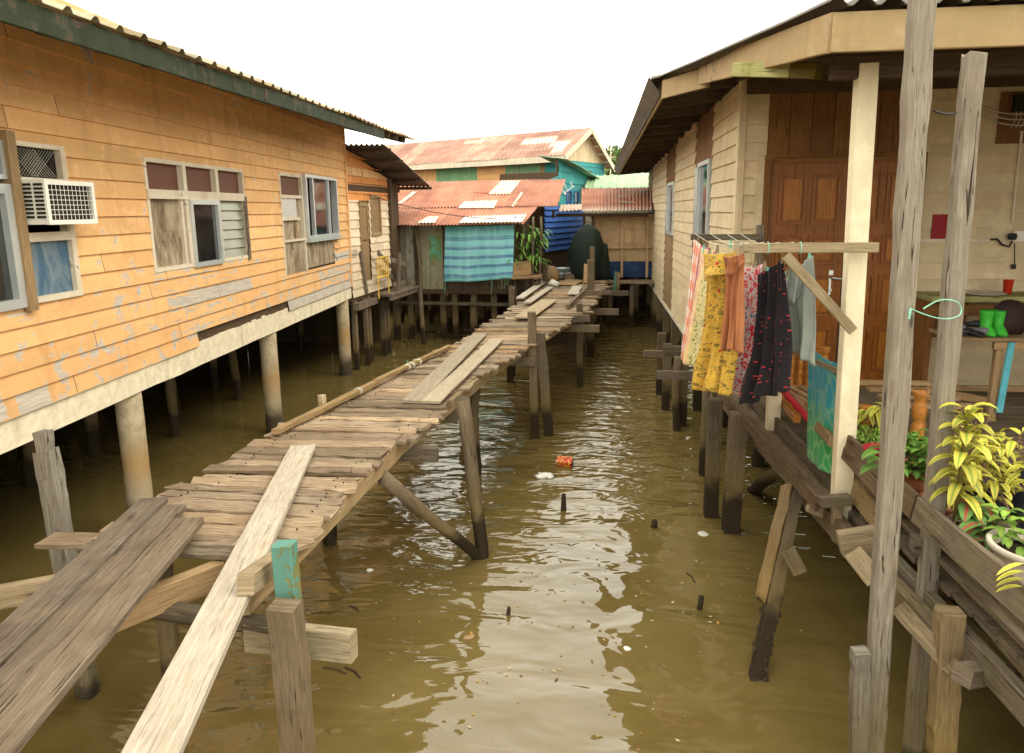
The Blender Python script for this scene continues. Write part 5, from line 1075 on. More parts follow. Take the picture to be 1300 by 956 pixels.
# rails: top rail (two boards end to end), inner rail
tr = [U(1029, 512, 'x', 1.50), U(1120, 590, 'x', 1.50), U(1152, 616, 'x', 1.50), U(1226, 682, 'x', 1.55), U(1300, 750, 'x', 1.60)]
rl2 = thing('porch_railing', 'grey board railing along the waterside edge of the porch', 'railing', (1.5, 4, 1.05))
def bd(p, q, w_, h_, m='rail', ct=(1, 1, 1), up=(-1, 0, .15), name='rail_board', n=14, par=rl2): mb = MB(); mb.ct = ct; mb.prism(p, q, w_, h_, up=up, seg=n, jit=.006, end=.02); return obj(name, mb, M[m], par)
y0_, y1_ = tr[0].y, 1.2
rz = lambda y: float(np.interp(y, [1.2, tr[4].y, tr[0].y], [1.40, tr[4].z, tr[0].z])); rx = lambda y: float(np.interp(y, [1.2, 2.6, 4.9], [1.66, 1.60, 1.50]))
bd((rx(y0_), y0_, rz(y0_) - .06), (rx(3.35), 3.35, rz(3.35) - .06), .13, .028, ct=(.85, .75, .65)); bd((rx(3.33), 3.33, rz(3.33) - .062), (rx(1.2), 1.2, rz(1.2) - .06), .13, .03, ct=(1.05, 1.08, 1.05))
def bx(a, b, x, w_, h_, ext_=0., **k):
    p, q = U(*a, 'x', x), U(*b, 'x', x); q = q + (q - p).normalized() * ext_; return bd(p, q, w_, h_, **k)
bx((1056, 556), (1122, 630), 1.52, .075, .028, ct=(.75, .66, .58)); bx((1066, 596), (1118, 660), 1.60, .13, .05, m='rack', ct=(.75, .68, .52))
bx((1172, 682), (1300, 800), 1.71, .085, .028, 1.4, ct=(1.0, .98, .92)); bx((1186, 714), (1300, 846), 1.73, .05, .04, 1.2, ct=(1.15, 1.1, .95)); bx((1178, 738), (1290, 848), 1.80, .045, .05, 1.2, ct=(1.1, 1.05, .5))
ir0, ir1 = U(983, 481, 'x', 1.50), U(1056, 560, 'x', 1.47); bd(ir0, ir1, .07, .03, m='rack', ct=(.85, .75, .65), n=10, name='inner_rail')
mb = MB(); mb.prism(U(1100, 590, 'x', 1.62), U(1100, 680, 'x', 1.62), .06, .06, up=(0, -1, 0)); obj('rail_post', mb, M['rail'], rl2)
# red cloth strip on the inner rail
mb = MB(); n = 14; g = []
for k in range(n + 1):
    p = ir0.lerp(ir1, k / n * .74); w_ = .035 + .01 * math.sin(k * 2.1) + (.04 if k < 3 else 0); g.append([mb.V(p + Vector((-w_ * .8, 0, -.02))), mb.V(p + Vector((-.02, 0, .024))), mb.V(p + Vector((.03, 0, .022))), mb.V(p + Vector((w_ + .01, 0, -.03 - .01 * math.sin(k))))])
for k in range(n):
    for j in range(3): mb.F((g[k][j], g[k][j + 1], g[k + 1][j + 1], g[k + 1][j]), [(0, 0)] * 4)
tag(obj('red_cloth', mb, simple('red_fabric', (.55, .012, .03), .85), smooth=True, solid=.004), 'narrow bright red cloth draped along the inner porch rail', 'cloth')
# stilts under the cream house and porch
def hs(bx, by, w_, tz=.95, rnd_=False, lean=0., m='stilt'):
    b = wbase(bx, by); mb = MB()
    if rnd_: mb.pole((b.x - lean * .5, b.y, -.5), (b.x + lean, b.y, tz), w_ / 2)
    else: mb.prism((b.x, b.y, -.5), (b.x + lean, b.y, tz), w_, w_ * .9, up=(0, -1, 0), jit=.012)
    return obj('stilt', mb, M[m], ch, smooth=rnd_)
hs(866, 540, .10); hs(892, 602, .09, rnd_=True); hs(902, 655, .12, tz=1.12); hs(926, 674, .14, tz=1.08, lean=.03); hs(838, 500, .13); hs(845, 520, .11); hs(858, 545, .10, rnd_=True)
for k in range(16):
    y_ = 7.5 + (k % 8) * 1.45; x_ = 1.75 + (k // 8) * 1.6 + R_.uniform(-.1, .1); mb = MB(); mb.pole((x_, y_, -.5), (x_, y_, .95), .07); obj('stilt', mb, M['stilt'], ch, smooth=True)
for k in range(8): y_ = 8.2 + k * 1.45; mb = MB(); mb.prism((1.50, y_, -.5), (1.50, y_, .92), .12, .12, up=(0, -1, 0), jit=.012); obj('stilt', mb, M['stilt'], ch)
for k in range(8): mb = MB(); x_, y_ = 2.3 + (k % 3) * 1.3, 2.2 + (k // 3) * 1.9; mb.pole((x_, y_, -.5), (x_, y_, .98), .07); obj('stilt', mb, M['stilt'], ch, smooth=True)
for (a, b, y_, z_) in (((817, 449), (864, 450), 10.2, None), ((834, 476), (892, 476), 8.4, None), ((842, 444), (870, 443), 9.6, None)):
    p, q = U(*a, 'y', y_), U(*b, 'y', y_); mb = MB(); mb.prism(p, Vector((q.x + .6, y_, q.z)), .08, .10, seg=4, jit=.01, end=.03); obj('crossbeam', mb, M['rail'], ch)
for k in range(9): mb = MB(); mb.prism((1.75, 2.2 + k * .6, ZF - .1), (6.3, 2.2 + k * .6, ZF - .1), .06, .12, seg=3, jit=.004); obj('floor_joist', mb, M['dark'], ch)
b, t = wbase(960, 858), Vector((1.37, 4.62, .90)); mb = MB(); mb.prism(dn(b, t, .3), t + Vector((.03, 0, .05)), .085, .06, up=(0, -1, 0), jit=.01, seg=14); 
b2 = b.lerp(t, .38); mb.ct = (1.5, 1.35, 1.1); mb.prism(b2 + Vector((-.075, -.02, 0)), t + Vector((-.045, -.03, .06)), .05, .07, up=(0, -1, 0), jit=.01, seg=10, end=.06); obj('leaning_prop', mb, M['stilt'], ch, label='leaning double timber prop crusted with shells at the waterline')
mb = MB()
for k in range(90):
    f = R_.random() ** 1.6 * .42; p = b.lerp(t, f) + Vector((R_.uniform(-.055, .06), R_.uniform(-.055, .03), 0)); r = R_.uniform(.006, .016); mb.lathe([(r, -r), (r * .9, 0), (r * .3, r)], p, 5)
obj('barnacles', mb, simple('shell_crust', (.05, .035, .02), .9, var=.6, scale=40), ch)['kind'] = 'stuff'
mb = MB(); mb.prism(U(1000, 698, 'y', 4.2), U(1016, 728, 'y', 4.15), .09, .03, up=(0, -1, 0), jit=.006); obj('cleat', mb, M['stilt'], ch)
mb = MB(); p, q = wbase(955, 622), U(1000, 592, 'y', 5.9); mb.pole(dn(p, q, .3), q, .06); obj('brace', mb, M['stilt'], ch, smooth=True)
mb = MB(); mb.ct = (.6, .58, .55); mb.prism(U(1140, 770, 'y', 3.1), U(1212, 850, 'y', 2.9), .08, .04, up=(0, -1, 0), jit=.006); obj('brace', mb, M['rack'], ch); mb = MB(); mb.prism(U(1082, 700, 'y', 3.6), U(1112, 738, 'y', 3.5), .10, .04, up=(0, -1, 0), jit=.006); obj('brace', mb, M['rack'], ch)
# post cluster at the lower right
def tp_(label, bx, y, topx, topy, w_, m='post', zb=-.5, lean=0., d=.9, ct=(1, 1, 1), name='timber_post', jit=.009, group=None):
    t = U(topx, topy, 'y', y); b = U(*bx, 'y', y); sl2 = (t - b); k = (t.z - zb) / (t.z - b.z); base = t - sl2 * k
    mb = MB(); mb.ct = ct; mb.prism(base, t, w_, w_ * d, up=(0, -1, 0), seg=30, jit=jit, end=.05, cham=.008); return tag(obj(name, mb, M[m]), label, 'post', group)
tA = U(1172, -60, 'y', 3.0)
tp_('tall grey weathered post rising past the porch roof in front of the railing', (1113, 866), 3.0, 1176, -75, .088, d=.75)
tp_('second tall grey post with a notched top, standing behind the railing', (1166, 866), 3.28, 1236, 74, .078, d=.85)
tp_('stubby broken post end beside the foot of the tallest grey post', (1092, 866), 2.9, 1093, 826, .075, ct=(.85, .85, .85))
tp_('short brown square post under the railing boards, right of the notched post', (1200, 866), 2.95, 1206, 772, .10, m='stilt', ct=(1.6, 1.5, 1.3))
mb = MB(); mb.prism(U(1222, 858, 'y', 2.75), U(1290, 845, 'y', 2.95), .08, .08, jit=.008); obj('crossbeam', mb, M['rail'], ch)
mb = MB(); pa = U(1150, 395, 'y', 2.95); pb = U(1212, 402, 'y', 3.22)
lp2 = [U(1156, 392, 'y', 2.94), U(1175, 400, 'y', 3.02), U(1198, 406, 'y', 3.12), U(1218, 402, 'y', 3.2), U(1221, 394, 'y', 3.24), U(1218, 384, 'y', 3.22), U(1205, 380, 'y', 3.2), U(1190, 381, 'y', 3.19), U(1172, 392, 'y', 3.1)]
line(mb, smooth(lp2), .0028, 5); line(mb, [lp2[0], U(1155, 398, 'y', 2.93), U(1154, 405, 'y', 2.93)], .005, 5); tag(obj('green_string', mb, M['cyanrope']), 'pale green string tied between the two tall grey posts', 'string')
mb = MB(); line(mb, [U(1186, 141, 'y', 3.0), U(1195, 144, 'y', 3.05), U(1203, 145, 'y', 3.15), U(1214, 143, 'y', 3.22)], .005, 5); tag(obj('wire_link', mb, M['black']), 'short dark wire joining the two tall posts near the roof', 'wire')
# wall fittings
mb = MB(); a, b = f_(1180, 303), f_(1204, 272); mb.box(FW, a[0], b[0], a[1], b[1], .02, .032); sg = obj('wall_plaque', mb, M['red'], None); tag(sg, 'dark red plaque on the cream wall between the two tall posts', 'plaque')
mb = MB(); mb.box(FW, f_(1150, 303)[0], f_(1255, 304)[0], f_(1200, 307)[1], f_(1200, 303)[1], .018, .035); line(mb, [FW.P(f_(1294, 170)[0], 3.45, .03), FW.P(f_(1283, 283)[0], f_(1283, 283)[1], .03)], .014, 8); obj('conduit', mb, M['whitetrim'], ch)
so_ = thing('power_socket', 'white wall socket with a black plug and short cable at the right edge', 'socket', tuple(FW.P(f_(1288, 300)[0], f_(1288, 300)[1], .02)))
mb = MB(); a, b = f_(1283, 306), f_(1306, 293); mb.box(FW, a[0], b[0], a[1], b[1], .02, .05); obj('plate', mb, M['white'], so_)
mb = MB(); c = f_(1282, 300); mb.lathe([(.03, -.03), (.04, 0), (.03, .03)], FW.P(c[0] - .01, c[1], .06), 10); line(mb, [FW.P(*f_(1280, 306), .06), FW.P(*f_(1276, 313), .06), FW.P(*f_(1268, 310), .05), FW.P(*f_(1262, 303), .05), FW.P(*f_(1254, 304), .045)], .009, 6)
line(mb, [FW.P(*f_(1284, 308), .05), FW.P(*f_(1284, 336), .05)], .005, 5); mb.box(FW, f_(1281, 340)[0], f_(1285, 340)[0], f_(1283, 341)[1], f_(1283, 335)[1], .03, .06); obj('plug', mb, M['black'], so_)
fb = thing('fuse_box', 'grey fuse box on a dark red board high on the porch wall', 'fuse box', tuple(FW.P(f_(1290, 130)[0], f_(1290, 150)[1], .02)))
mb = MB(); a, b = f_(1262, 183), f_(1330, 116); mb.box(FW, a[0], b[0], a[1], b[1], .02, .035); obj('back_board', mb, M['brown'], fb)
mb = MB(); a, b = f_(1281, 143), f_(1312, 121); mb.box(FW, a[0], b[0], a[1], b[1], .035, .09); obj('box', mb, M['green_trim'], fb)
mb = MB()
for k in range(5): s_ = a[0] + .03 + k * .04; line(mb, [FW.P(s_, a[1], .06), FW.P(s_ + .01, a[1] - .06, .05), FW.P(s_ - .02, a[1] - .14, .04)], .004, 4)
for k in range(3): line(mb, sagline(FW.P(f_(1225, 110)[0], 3.75 - k * .04, .05), FW.P(b[0], 3.6 - k * .05, .05), .06), .006, 5)
obj('wires', mb, M['rope'], fb)
# counter, bench, shoes
sf = thing('wall_shelf', 'long olive-topped counter against the porch wall', 'counter', tuple(FW.P(3.6, 1.9, .2)))
zs = f_(1240, 366)[1] - .05; mb = MB(); mb.prism((3.05, FY - .25, zs), (6.2, FY - .25, zs), .42, .05); obj('top', mb, M['mossy'], sf)
mb = MB(); mb.prism((3.1, FY - .22, ZF), (3.1, FY - .22, zs - .03), .3, .05, up=(1, 0, 0)); mb.prism((3.0, FY - .43, zs - .10), (6.2, FY - .43, zs - .10), .02, .10); obj('support', mb, M['brown'], sf)
BY = 5.9
def by(px, py): return U(px, py, 'y', BY)
tb = thing('shoe_bench', 'low wooden bench with one blue leg, crowded with shoes', 'bench', (3.6, BY, ZF))
ztb = by(1240, 428).z; xb0 = by(1222, 428).x; mb = MB()
for k in range(3): mb.prism((xb0 - .05, BY + .06 + k * .16, ztb - .02), (xb0 + 2.2, BY + .06 + k * .16, ztb - .02), .15, .03, jit=.003)
obj('seat', mb, M['tan'], tb)
mb = MB(); mb.prism((xb0 + .25, BY + .02, ztb - .07), (xb0 + 2.2, BY + .02, ztb - .07), .03, .07); mb.prism((xb0, BY + .40, ztb - .07), (xb0 + 2.2, BY + .4, ztb - .07), .03, .07); mb.prism((xb0, BY + .4, ZF + .2), (xb0 + 2.2, BY + .4, ZF + .2), .04, .05); mb.prism((xb0 + .02, BY + .38, ZF + .17), (xb0 + .33, BY + .06, ZF + .17), .04, .06); obj('stretcher', mb, M['tan'], tb)
for (dx, dy, m_) in ((.04, .38, 'tan'), (.31, .05, 'tan'), (2.1, .05, 'tan')): mb = MB(); mb.prism((xb0 + dx, BY + dy, ZF), (xb0 + dx, BY + dy, ztb - .04), .06, .05, up=(0, -1, 0)); obj('leg', mb, M[m_], tb)
mb = MB(); mb.prism((xb0 + .345, BY + .0, ZF + .1), (xb0 + .375, BY + .0, ztb - .04), .05, .02, up=(0, -1, 0)); obj('leg', mb, simple('sky_blue_paint', (.10, .42, .52), .6), tb, label='sky-blue painted leg')
def boot(x, y, z, m, label, rot=0., hh=.2, name='rubber_boot', cat='boot', group=None):
    mb = MB(); n = 14; prof = [(0, .04, .05), (.3, .043, .05), (.6, .045, .052), (1, .052, .056)]; rings = []
    for (t, rx_, ry) in [(0, .045, .10), (.12, .045, .105), (.25, .042, .085), (.38, .04, .055), (.6, .044, .05), (.85, .05, .054), (1., .054, .058)]:
        off = -.045 * max(0, 1 - t / .38); rings.append([mb.V((x + rx_ * math.cos(a), y + off + ry * math.sin(a), z + t * hh)) for a in [2 * math.pi * i / n for i in range(n)]])
    rings.append([mb.V((x + .045 * math.cos(a), y + .05 * math.sin(a), z + hh * .93)) for a in [2 * math.pi * i / n for i in range(n)]])
    for k in range(len(rings) - 1):
        for i in range(n): j = (i + 1) % n; mb.F((rings[k][i], rings[k][j], rings[k + 1][j], rings[k + 1][i]), [(0, 0)] * 4)
    mb.F(rings[0][::-1], [(0, 0)] * n); mb.F(rings[-1], [(0, 0)] * n); return tag(obj(name, mb, m, smooth=True), label, cat, group)
gm = simple('bright_green_rubber', (.05, .42, .04), .4)
boot(by(1265, 420).x, BY + .16, ztb, gm, 'left bright green rubber boot of the pair on the bench'); boot(by(1280, 420).x, BY + .16, ztb, gm, 'right bright green rubber boot of the pair on the bench')
def shoe(x, y, z, m, label, rot, L=.24):
    mb = MB(); n = 8; R3 = Matrix.Rotation(rot, 3, 'Z'); rings = []
    for (t, w_, h_) in ((0, .028, .055), (.12, .036, .065), (.35, .036, .06), (.5, .038, .045), (.75, .045, .035), (.93, .034, .028), (1, .012, .015)):
        rings.append([mb.V(Vector((x, y, z)) + R3 @ Vector(((t - .5) * L, w_ * math.cos(a), max(0, h_ * .5 + h_ * .5 * math.sin(a))))) for a in [2 * math.pi * i / n for i in range(n)]])
    for k in range(len(rings) - 1):
        for i in range(n): j = (i + 1) % n; mb.F((rings[k][i], rings[k][j], rings[k + 1][j], rings[k + 1][i]), [(0, 0)] * 4)
    mb.F(rings[0][::-1], [(0, 0)] * n); mb.F(rings[-1], [(0, 0)] * n); return tag(obj('shoe', mb, m, smooth=True), label, 'shoe', 'shoes jumbled on the bench')
M['greysh'] = simple('grey_canvas', (.14, .13, .15), .8)
for k in range(9): shoe(by(1226 + (k % 5) * 8, 424).x, BY + .1 + .1 * (k // 5) + R_.random() * .08, ztb + .0 + (k // 5) * .045, M['black'] if k % 3 else M['greysh'], 'dark shoe in the jumbled heap at the left end of the bench', R_.uniform(0, 6))
mb = MB(); p = by(1290, 405); mb.lathe([(.12, 0), (.13, .1), (.11, .2), (.06, .26), (.01, .27)], (p.x + .08, BY + .25, ztb), 16); crumple(mb, .03); tag(obj('dark_bag', mb, simple('maroon_bag', (.035, .015, .015), .7), smooth=True), 'dark rounded bag behind the green boots on the bench', 'bag')
cp = MB(); p = f_(1263, 360); cpx = FW.P(p[0], 0, .25); cp.lathe([(.032, 0), (.043, .13), (.045, .13), (.041, .128), (.03, .01)], (cpx.x - .02, FY - .25, zs + .026), 18); tag(obj('red_cup', cp, simple('red_plastic', (.70, .05, .02), .35), smooth=True), 'red plastic cup standing on the porch counter', 'cup')
mb = MB(); mb.lathe([(.10, 0), (.17, .012), (.18, .02), (.17, .016), (.1, .008)], (cpx.x - .25, FY - .3, zs + .026), 24); tag(obj('flat_plate', mb, M['palepot'], smooth=True), 'flat pale plate left of the red cup on the counter', 'plate')
mb = MB(); c = Vector((cpx.x + .28, FY - .3, zs + .026))
for k in range(14): a = R_.uniform(0, 6.28); leaf(mb, c, (math.cos(a), math.sin(a), .6), .06, .012, 1, n=3)
tag(obj('leafy_sprig', mb, M['gleaf']), 'small dark leafy sprig on the counter right of the red cup', 'plant')
mb = MB(); p = f_(1180, 395); mb.prism(FW.P(f_(1178, 395)[0], 1.6, .35), FW.P(f_(1178, 395)[0], 1.99, .35), .35, .03, up=(0, -1, 0)); tag(obj('red_board', mb, M['brown']), 'reddish-brown board standing below the counter behind the tall posts', 'board')
# porch furniture: turned wooden settee and a slatted bench
def turned(mb, c, h, r=.03, n=14):
    prof = []; N = 30
    for k in range(N + 1):
        t = k / N; q = r * (.62 + .38 * abs(math.sin(t * math.pi * 4.5)) ** .7) * (1.15 if t < .1 or t > .9 else 1); prof.append((q, t * h))
    mb.lathe(prof, c, n)
M['varnish'] = wood('honey_varnish', (.34, .13, .025), (.56, .25, .05), stain=.15, rough=.3, var=.1, crack=.05)
se = thing('wooden_settee', 'honey varnished wooden settee with turned spindles behind the hanging laundry', 'settee', (1.9, 5.8, ZF))
mb = MB()
for (px_, py_) in ((984, 500), (1044, 500)):
    x_ = U(px_, py_, 'y', 5.95).x; turned(mb, (x_, 5.95, ZF), .62, .035)
obj('leg', mb, M['varnish'], se)
for px_ in (996, 1005, 1016, 1027, 1037): mb = MB(); turned(mb, (U(px_, 470, 'y', 6.1).x, 6.1, U(990, 490, 'y', 6.1).z), .36, .022); obj('spindle', mb, M['varnish'], se, smooth=True)
mb = MB(); a, b = U(980, 492, 'y', 6.05), U(1050, 494, 'y', 6.05); mb.prism(a, b, .06, .05); mb.prism(U(984, 446, 'y', 6.1), U(1050, 448, 'y', 6.1), .05, .05); mb.prism(a, U(1012, 532, 'y', 5.2), .05, .06); obj('seat_rail', mb, M['varnish'], se)
mb = MB()
for k in range(5): mb.prism(a.lerp(b, .1 + k * .2) + Vector((0, 0, .02)), a.lerp(b, .1 + k * .2) + Vector((.15, -.85, .02)), .05, .02)
obj('seat_slats', mb, M['tan'], se)
sb = thing('slatted_bench', 'low slatted wooden bench with turned corner post behind the tall posts', 'bench', (2.3, 5, ZF))
mb = MB(); zsb = U(1120, 486, 'y', 5.2).z
for k in range(4): mb.prism((U(1088, 486, 'y', 5.2).x, 4.6 + k * .2, zsb - k * .0), (U(1180, 486, 'y', 5.2).x, 4.6 + k * .2, zsb), .08, .025)
obj('seat_slats', mb, M['tan'], sb)
for q in ((1169, 4.55), (1100, 4.6), (1172, 5.25)): mb = MB(); turned(mb, (U(q[0], 500, 'y', q[1]).x, q[1], ZF), .62 if q[0] == 1169 else .5, .042); obj('leg', mb, M['varnish'], sb, smooth=True)
# ================================================================== LAUNDRY RACK AND CLOTHES
rk = thing('laundry_rack', 'rough timber clothes rack reaching out over the water from the porch', 'clothes rack', (1.3, 4.9, 2.5))
a, b = U(944, 315, 'y', 4.08), U(1114, 314, 'y', 4.08); mb = MB(); mb.prism(a, b, .045, .055, seg=8, jit=.003); obj('front_bar', mb, M['rack'], rk)
mb = MB(); mb.prism(U(998, 325, 'y', 4.03), U(1083, 420, 'y', 4.1), .055, .022, up=(0, -1, 0), seg=8, jit=.003); obj('diagonal_brace', mb, M['rack'], rk)
c, d = U(877, 301, 'y', 6.2), U(966, 301, 'y', 6.2); mb = MB(); mb.prism(c, Vector((1.43, 6.2, d.z)), .05, .05, seg=6, jit=.003); mb.prism(c + Vector((.05, .0, -.03)), Vector((1.43, 6.22, 1.95)), .05, .025, up=(0, -1, 0)); mb.prism((1.44, 6.24, ZF), (1.44, 6.24, d.z + .1), .06, .06, up=(0, -1, 0)); obj('rear_bar', mb, M['rail'], rk)
def lx(px_f, px_b): return (U(px_f, 320, 'y', 4.08), U(px_b, 304, 'y', 6.2))
lines_ = []
for f in (.04, .2, .36, .5): p, q = Vector((a.x + (b.x - a.x) * f * .75, 4.08, a.z + .03)), Vector((c.x + (1.4 - c.x) * f * 1.5, 6.2, c.z + .03)); lines_.append((p, q)); mb = MB(); line(mb, sagline(p, q, .05, 10), .003, 4); obj('clothes_line', mb, M['rope'], rk)
for px_ in (974, 1015): 
    mb = MB(); p = U(px_, 315, 'y', 4.08); line(mb, [p + Vector((.003, .03 * math.cos(t), .035 * math.sin(t))) for t in [k * math.pi / 5 for k in range(11)]], .003, 4); obj('string_tie', mb, M['cyanrope'], rk)
# fabric materials
def fabric(name, fn, rough=.9):
    g = G(name); c = fn(g, g.uv()); f = g.noise(g.pos(), 9, 3); c = g.mix(g.ramp(f, .3, .7, .0, .18), c, (.05, .04, .03)); g.bump(g.noise(g.map(g.uv(), (260, 260, 1)), 1, 1), .08, .001); g.b.inputs['Sheen Weight'].default_value = .15; return g.done(c, rough, 0, .15)
def f_check(g, u):
    x = g.sep(u); a_ = g.math('GREATER_THAN', g.math('PINGPONG', g.math('MULTIPLY', x[0], 6.5), .5), .25); b_ = g.math('GREATER_THAN', g.math('PINGPONG', g.math('MULTIPLY', x[1], 6.5), .5), .25)
    c = g.mix(a_, (.80, .76, .74), (.72, .30, .16)); c2 = g.mix(b_, c, (.78, .45, .36)); c = g.mix(g.math('MULTIPLY', a_, b_), c2, (.75, .16, .03)); c = g.mix(g.ramp(x[0], .40, .42), c, (.40, .06, .16)); return c
def f_cream(g, u):
    x = g.sep(u); n = g.noise(g.map(u, (8, 8, 1)), 1, 4); c = g.mix(g.ramp(n, .45, .62), (.80, .56, .27), (.60, .32, .24)); v = g.voro(g.map(u, (45, 45, 1)), 1); e = g.mix(g.ramp(v, .25, .45), (.10, .16, .05), (.62, .55, .25))
    return g.mix(g.math('MULTIPLY', g.math('GREATER_THAN', x[0], .20), .9), c, e)
def f_yellow(g, u):
    v = g.voro(g.map(u, (26, 26, 1)), 1, rnd=.8); c = g.mix(g.ramp(v, .30, .36), (.20, .13, .02), (.60, .37, .055)); c = g.mix(g.ramp(v, .18, .22), (.50, .40, .12), c)
    n = g.noise(g.map(u, (38, 38, 1)), 1, 3, .6, 1.5); c = g.mix(g.ramp(n, .56, .60, 0, .8), c, (.18, .13, .03)); v2 = g.voro(g.map(u, (11, 11, 1), (3, 3, 0)), 1, rnd=.9); c = g.mix(g.ramp(v2, .17, .20, 1, 0), c, (.42, .03, .02))
    x = g.sep(u)[1]; c = g.mix(g.ramp(x, .895, .90), c, (.06, .10, .03)); c = g.mix(g.ramp(x, .925, .93), c, (.75, .50, .08)); return c
def f_terra(g, u): return g.mix(g.ramp(g.noise(g.map(u, (60, 1.2, 1)), 1, 3), .3, .7), (.30, .10, .04), (.50, .20, .085))
def f_redpat(g, u):
    n = g.noise(g.map(u, (16, 16, 1)), 1, 3, .6, 2.5); c = g.mix(g.ramp(n, .46, .5), (.55, .02, .05), (.62, .52, .50)); c = g.mix(g.ramp(n, .58, .62), c, (.12, .16, .24)); return c
def f_black(g, u):
    v = g.voro(g.map(u, (36, 36, 1)), 1, rnd=.4); return g.mix(g.ramp(v, .15, .19), (.42, .03, .04), (.010, .008, .012))
def f_grey(g, u): return g.mix(g.ramp(g.noise(g.map(u, (25, 2, 1)), 1, 3), .3, .7), (.25, .29, .26), (.40, .44, .40))
def f_towel(g, u):
    x = g.sep(u); n = g.noise(g.map(u, (7, 5, 1)), 1, 4, .6, 2.5); t = g.math('ADD', x[1], g.math('MULTIPLY', g.math('SUBTRACT', n, .5), .35)); c = g.mix(g.ramp(t, .25, .5), (.03, .34, .46), (.04, .32, .10)); w_ = g.voro(g.map(u, (14, 7, 1)), 1, 'Distance', 'DISTANCE_TO_EDGE'); c = g.mix(g.ramp(w_, .0, .12, .5, 0), c, (.35, .55, .25)); return c
FM = {k: fabric(k + '_fabric', f) for k, f in (('check', f_check), ('cream', f_cream), ('yellow', f_yellow), ('terra', f_terra), ('redpat', f_redpat), ('black', f_black), ('greyfab', f_grey), ('towel', f_towel))}
def peg(p, m='rack'):
    mb = MB(); mb.prism(p + Vector((-.006, 0, -.03)), p + Vector((.004, .0, .035)), .011, .007, up=(0, -1, 0)); mb.prism(p + Vector((.012, 0, -.03)), p + Vector((.004, 0, .035)), .011, .007, up=(0, -1, 0)); return mb
def garment(name, label, cat, q, m, **k):
    (tl, tr, br, bl) = q; o = cloth(name, U(*tl[:2], 'y', tl[2]), U(*tr[:2], 'y', tr[2]), U(*br[:2], 'y', br[2]), U(*bl[:2], 'y', bl[2]), m, label=label, cat=cat, group='laundry hanging over the water', **k); return o
garment('checked_cloth', 'white and orange checked cloth, leftmost on the laundry rack', 'cloth', ((881, 304, 6.1), (914, 322, 4.9), (897, 470, 5.0), (861, 455, 6.1)), FM['check'], nf=2, amp=.03)
garment('cream_sarong', 'cream sarong with a green floral border hanging behind the yellow one', 'sarong', ((890, 314, 5.4), (935, 322, 4.6), (905, 472, 4.65), (864, 460, 5.3)), FM['cream'], nf=3, amp=.03)
ye = garment('yellow_sarong', 'yellow floral batik sarong hanging in front on the rack', 'sarong', ((898, 326, 4.55), (940, 324, 4.3), (922, 504, 4.3), (873, 490, 4.5)), FM['yellow'], nf=3, amp=.045, nu=60, nv=50, hem=.03, back=.03)
cloth('folded_flap', U(893, 322, 'y', 4.47), U(935, 319, 'y', 4.2), U(938, 340, 'y', 4.17), U(890, 356, 'y', 4.42), FM['yellow'], nf=1.5, amp=.03, hem=.03, nu=24, nv=16, parent=ye)
garment('terracotta_shawl', 'terracotta fringed shawl between the yellow and red patterned cloths', 'shawl', ((921, 330, 4.2), (945, 322, 4.1), (940, 450, 4.12), (914, 440, 4.2)), FM['terra'], nf=3, amp=.035, hem=.04, nu=50)
garment('red_patterned_cloth', 'red and white patterned cloth whose lower end shows under the shawl', 'cloth', ((940, 338, 4.7), (970, 335, 4.35), (948, 510, 4.35), (908, 492, 4.65)), FM['redpat'], nf=3, amp=.03)
garment('black_dotted_dress', 'black dress with small red dots hanging beside the grey shirt', 'dress', ((962, 348, 4.35), (994, 329, 4.15), (994, 498, 4.15), (932, 514, 4.3)), FM['black'], nf=3, amp=.05, nu=60, nv=50, hem=.03, back=.03)
garment('grey_shirt', 'crumpled grey-green shirt, rightmost on the laundry rack', 'shirt', ((988, 352, 4.5), (1033, 324, 4.2), (1035, 470, 4.22), (990, 425, 4.5)), FM['greyfab'], nf=2, amp=.05, hem=.05)
garment('turquoise_cloth', 'turquoise cloth peeking out behind the black dress', 'cloth', ((972, 338, 5.0), (1000, 345, 4.8), (998, 400, 4.8), (975, 400, 5.0)), simple('turquoise_fabric', (.12, .55, .48), .9), nf=2, amp=.02)
# flap of the yellow sarong over the line and shawl collar
cloth('shawl_collar', U(918, 326, 'y', 4.12), U(944, 321, 'y', 4.02), U(946, 335, 'y', 4.03), U(921, 352, 'y', 4.15), FM['terra'], nf=2, amp=.02, nu=16, nv=12, cat='shawl', label='rolled terracotta shawl end looped over the front of the line')
cloth('shirt_sleeve', U(1003, 336, 'y', 4.28), U(1030, 352, 'y', 4.25), U(1028, 364, 'y', 4.27), U(998, 392, 'y', 4.32), FM['greyfab'], nf=2, amp=.03, nu=20, nv=16, parent=None, cat='sleeve', label='short grey sleeve folded over the grey-green shirt')
PL = {893: 'greenish peg on the cream sarong behind the checked cloth', 910: 'wooden peg behind the upper edge of the yellow sarong', 900: 'wooden peg at the left corner of the yellow sarong', 958: 'wooden peg holding the red patterned cloth', 970: 'wooden peg at the left shoulder of the black dotted dress',
      994: 'wooden peg at the peak of the black dotted dress', 999: 'wooden peg at the left shoulder of the grey shirt', 1027: 'greenish peg at the right tip of the grey shirt', 886: 'wooden peg on the checked cloth, farthest back of the pegs', 927: 'greenish peg on the line above the terracotta shawl'}
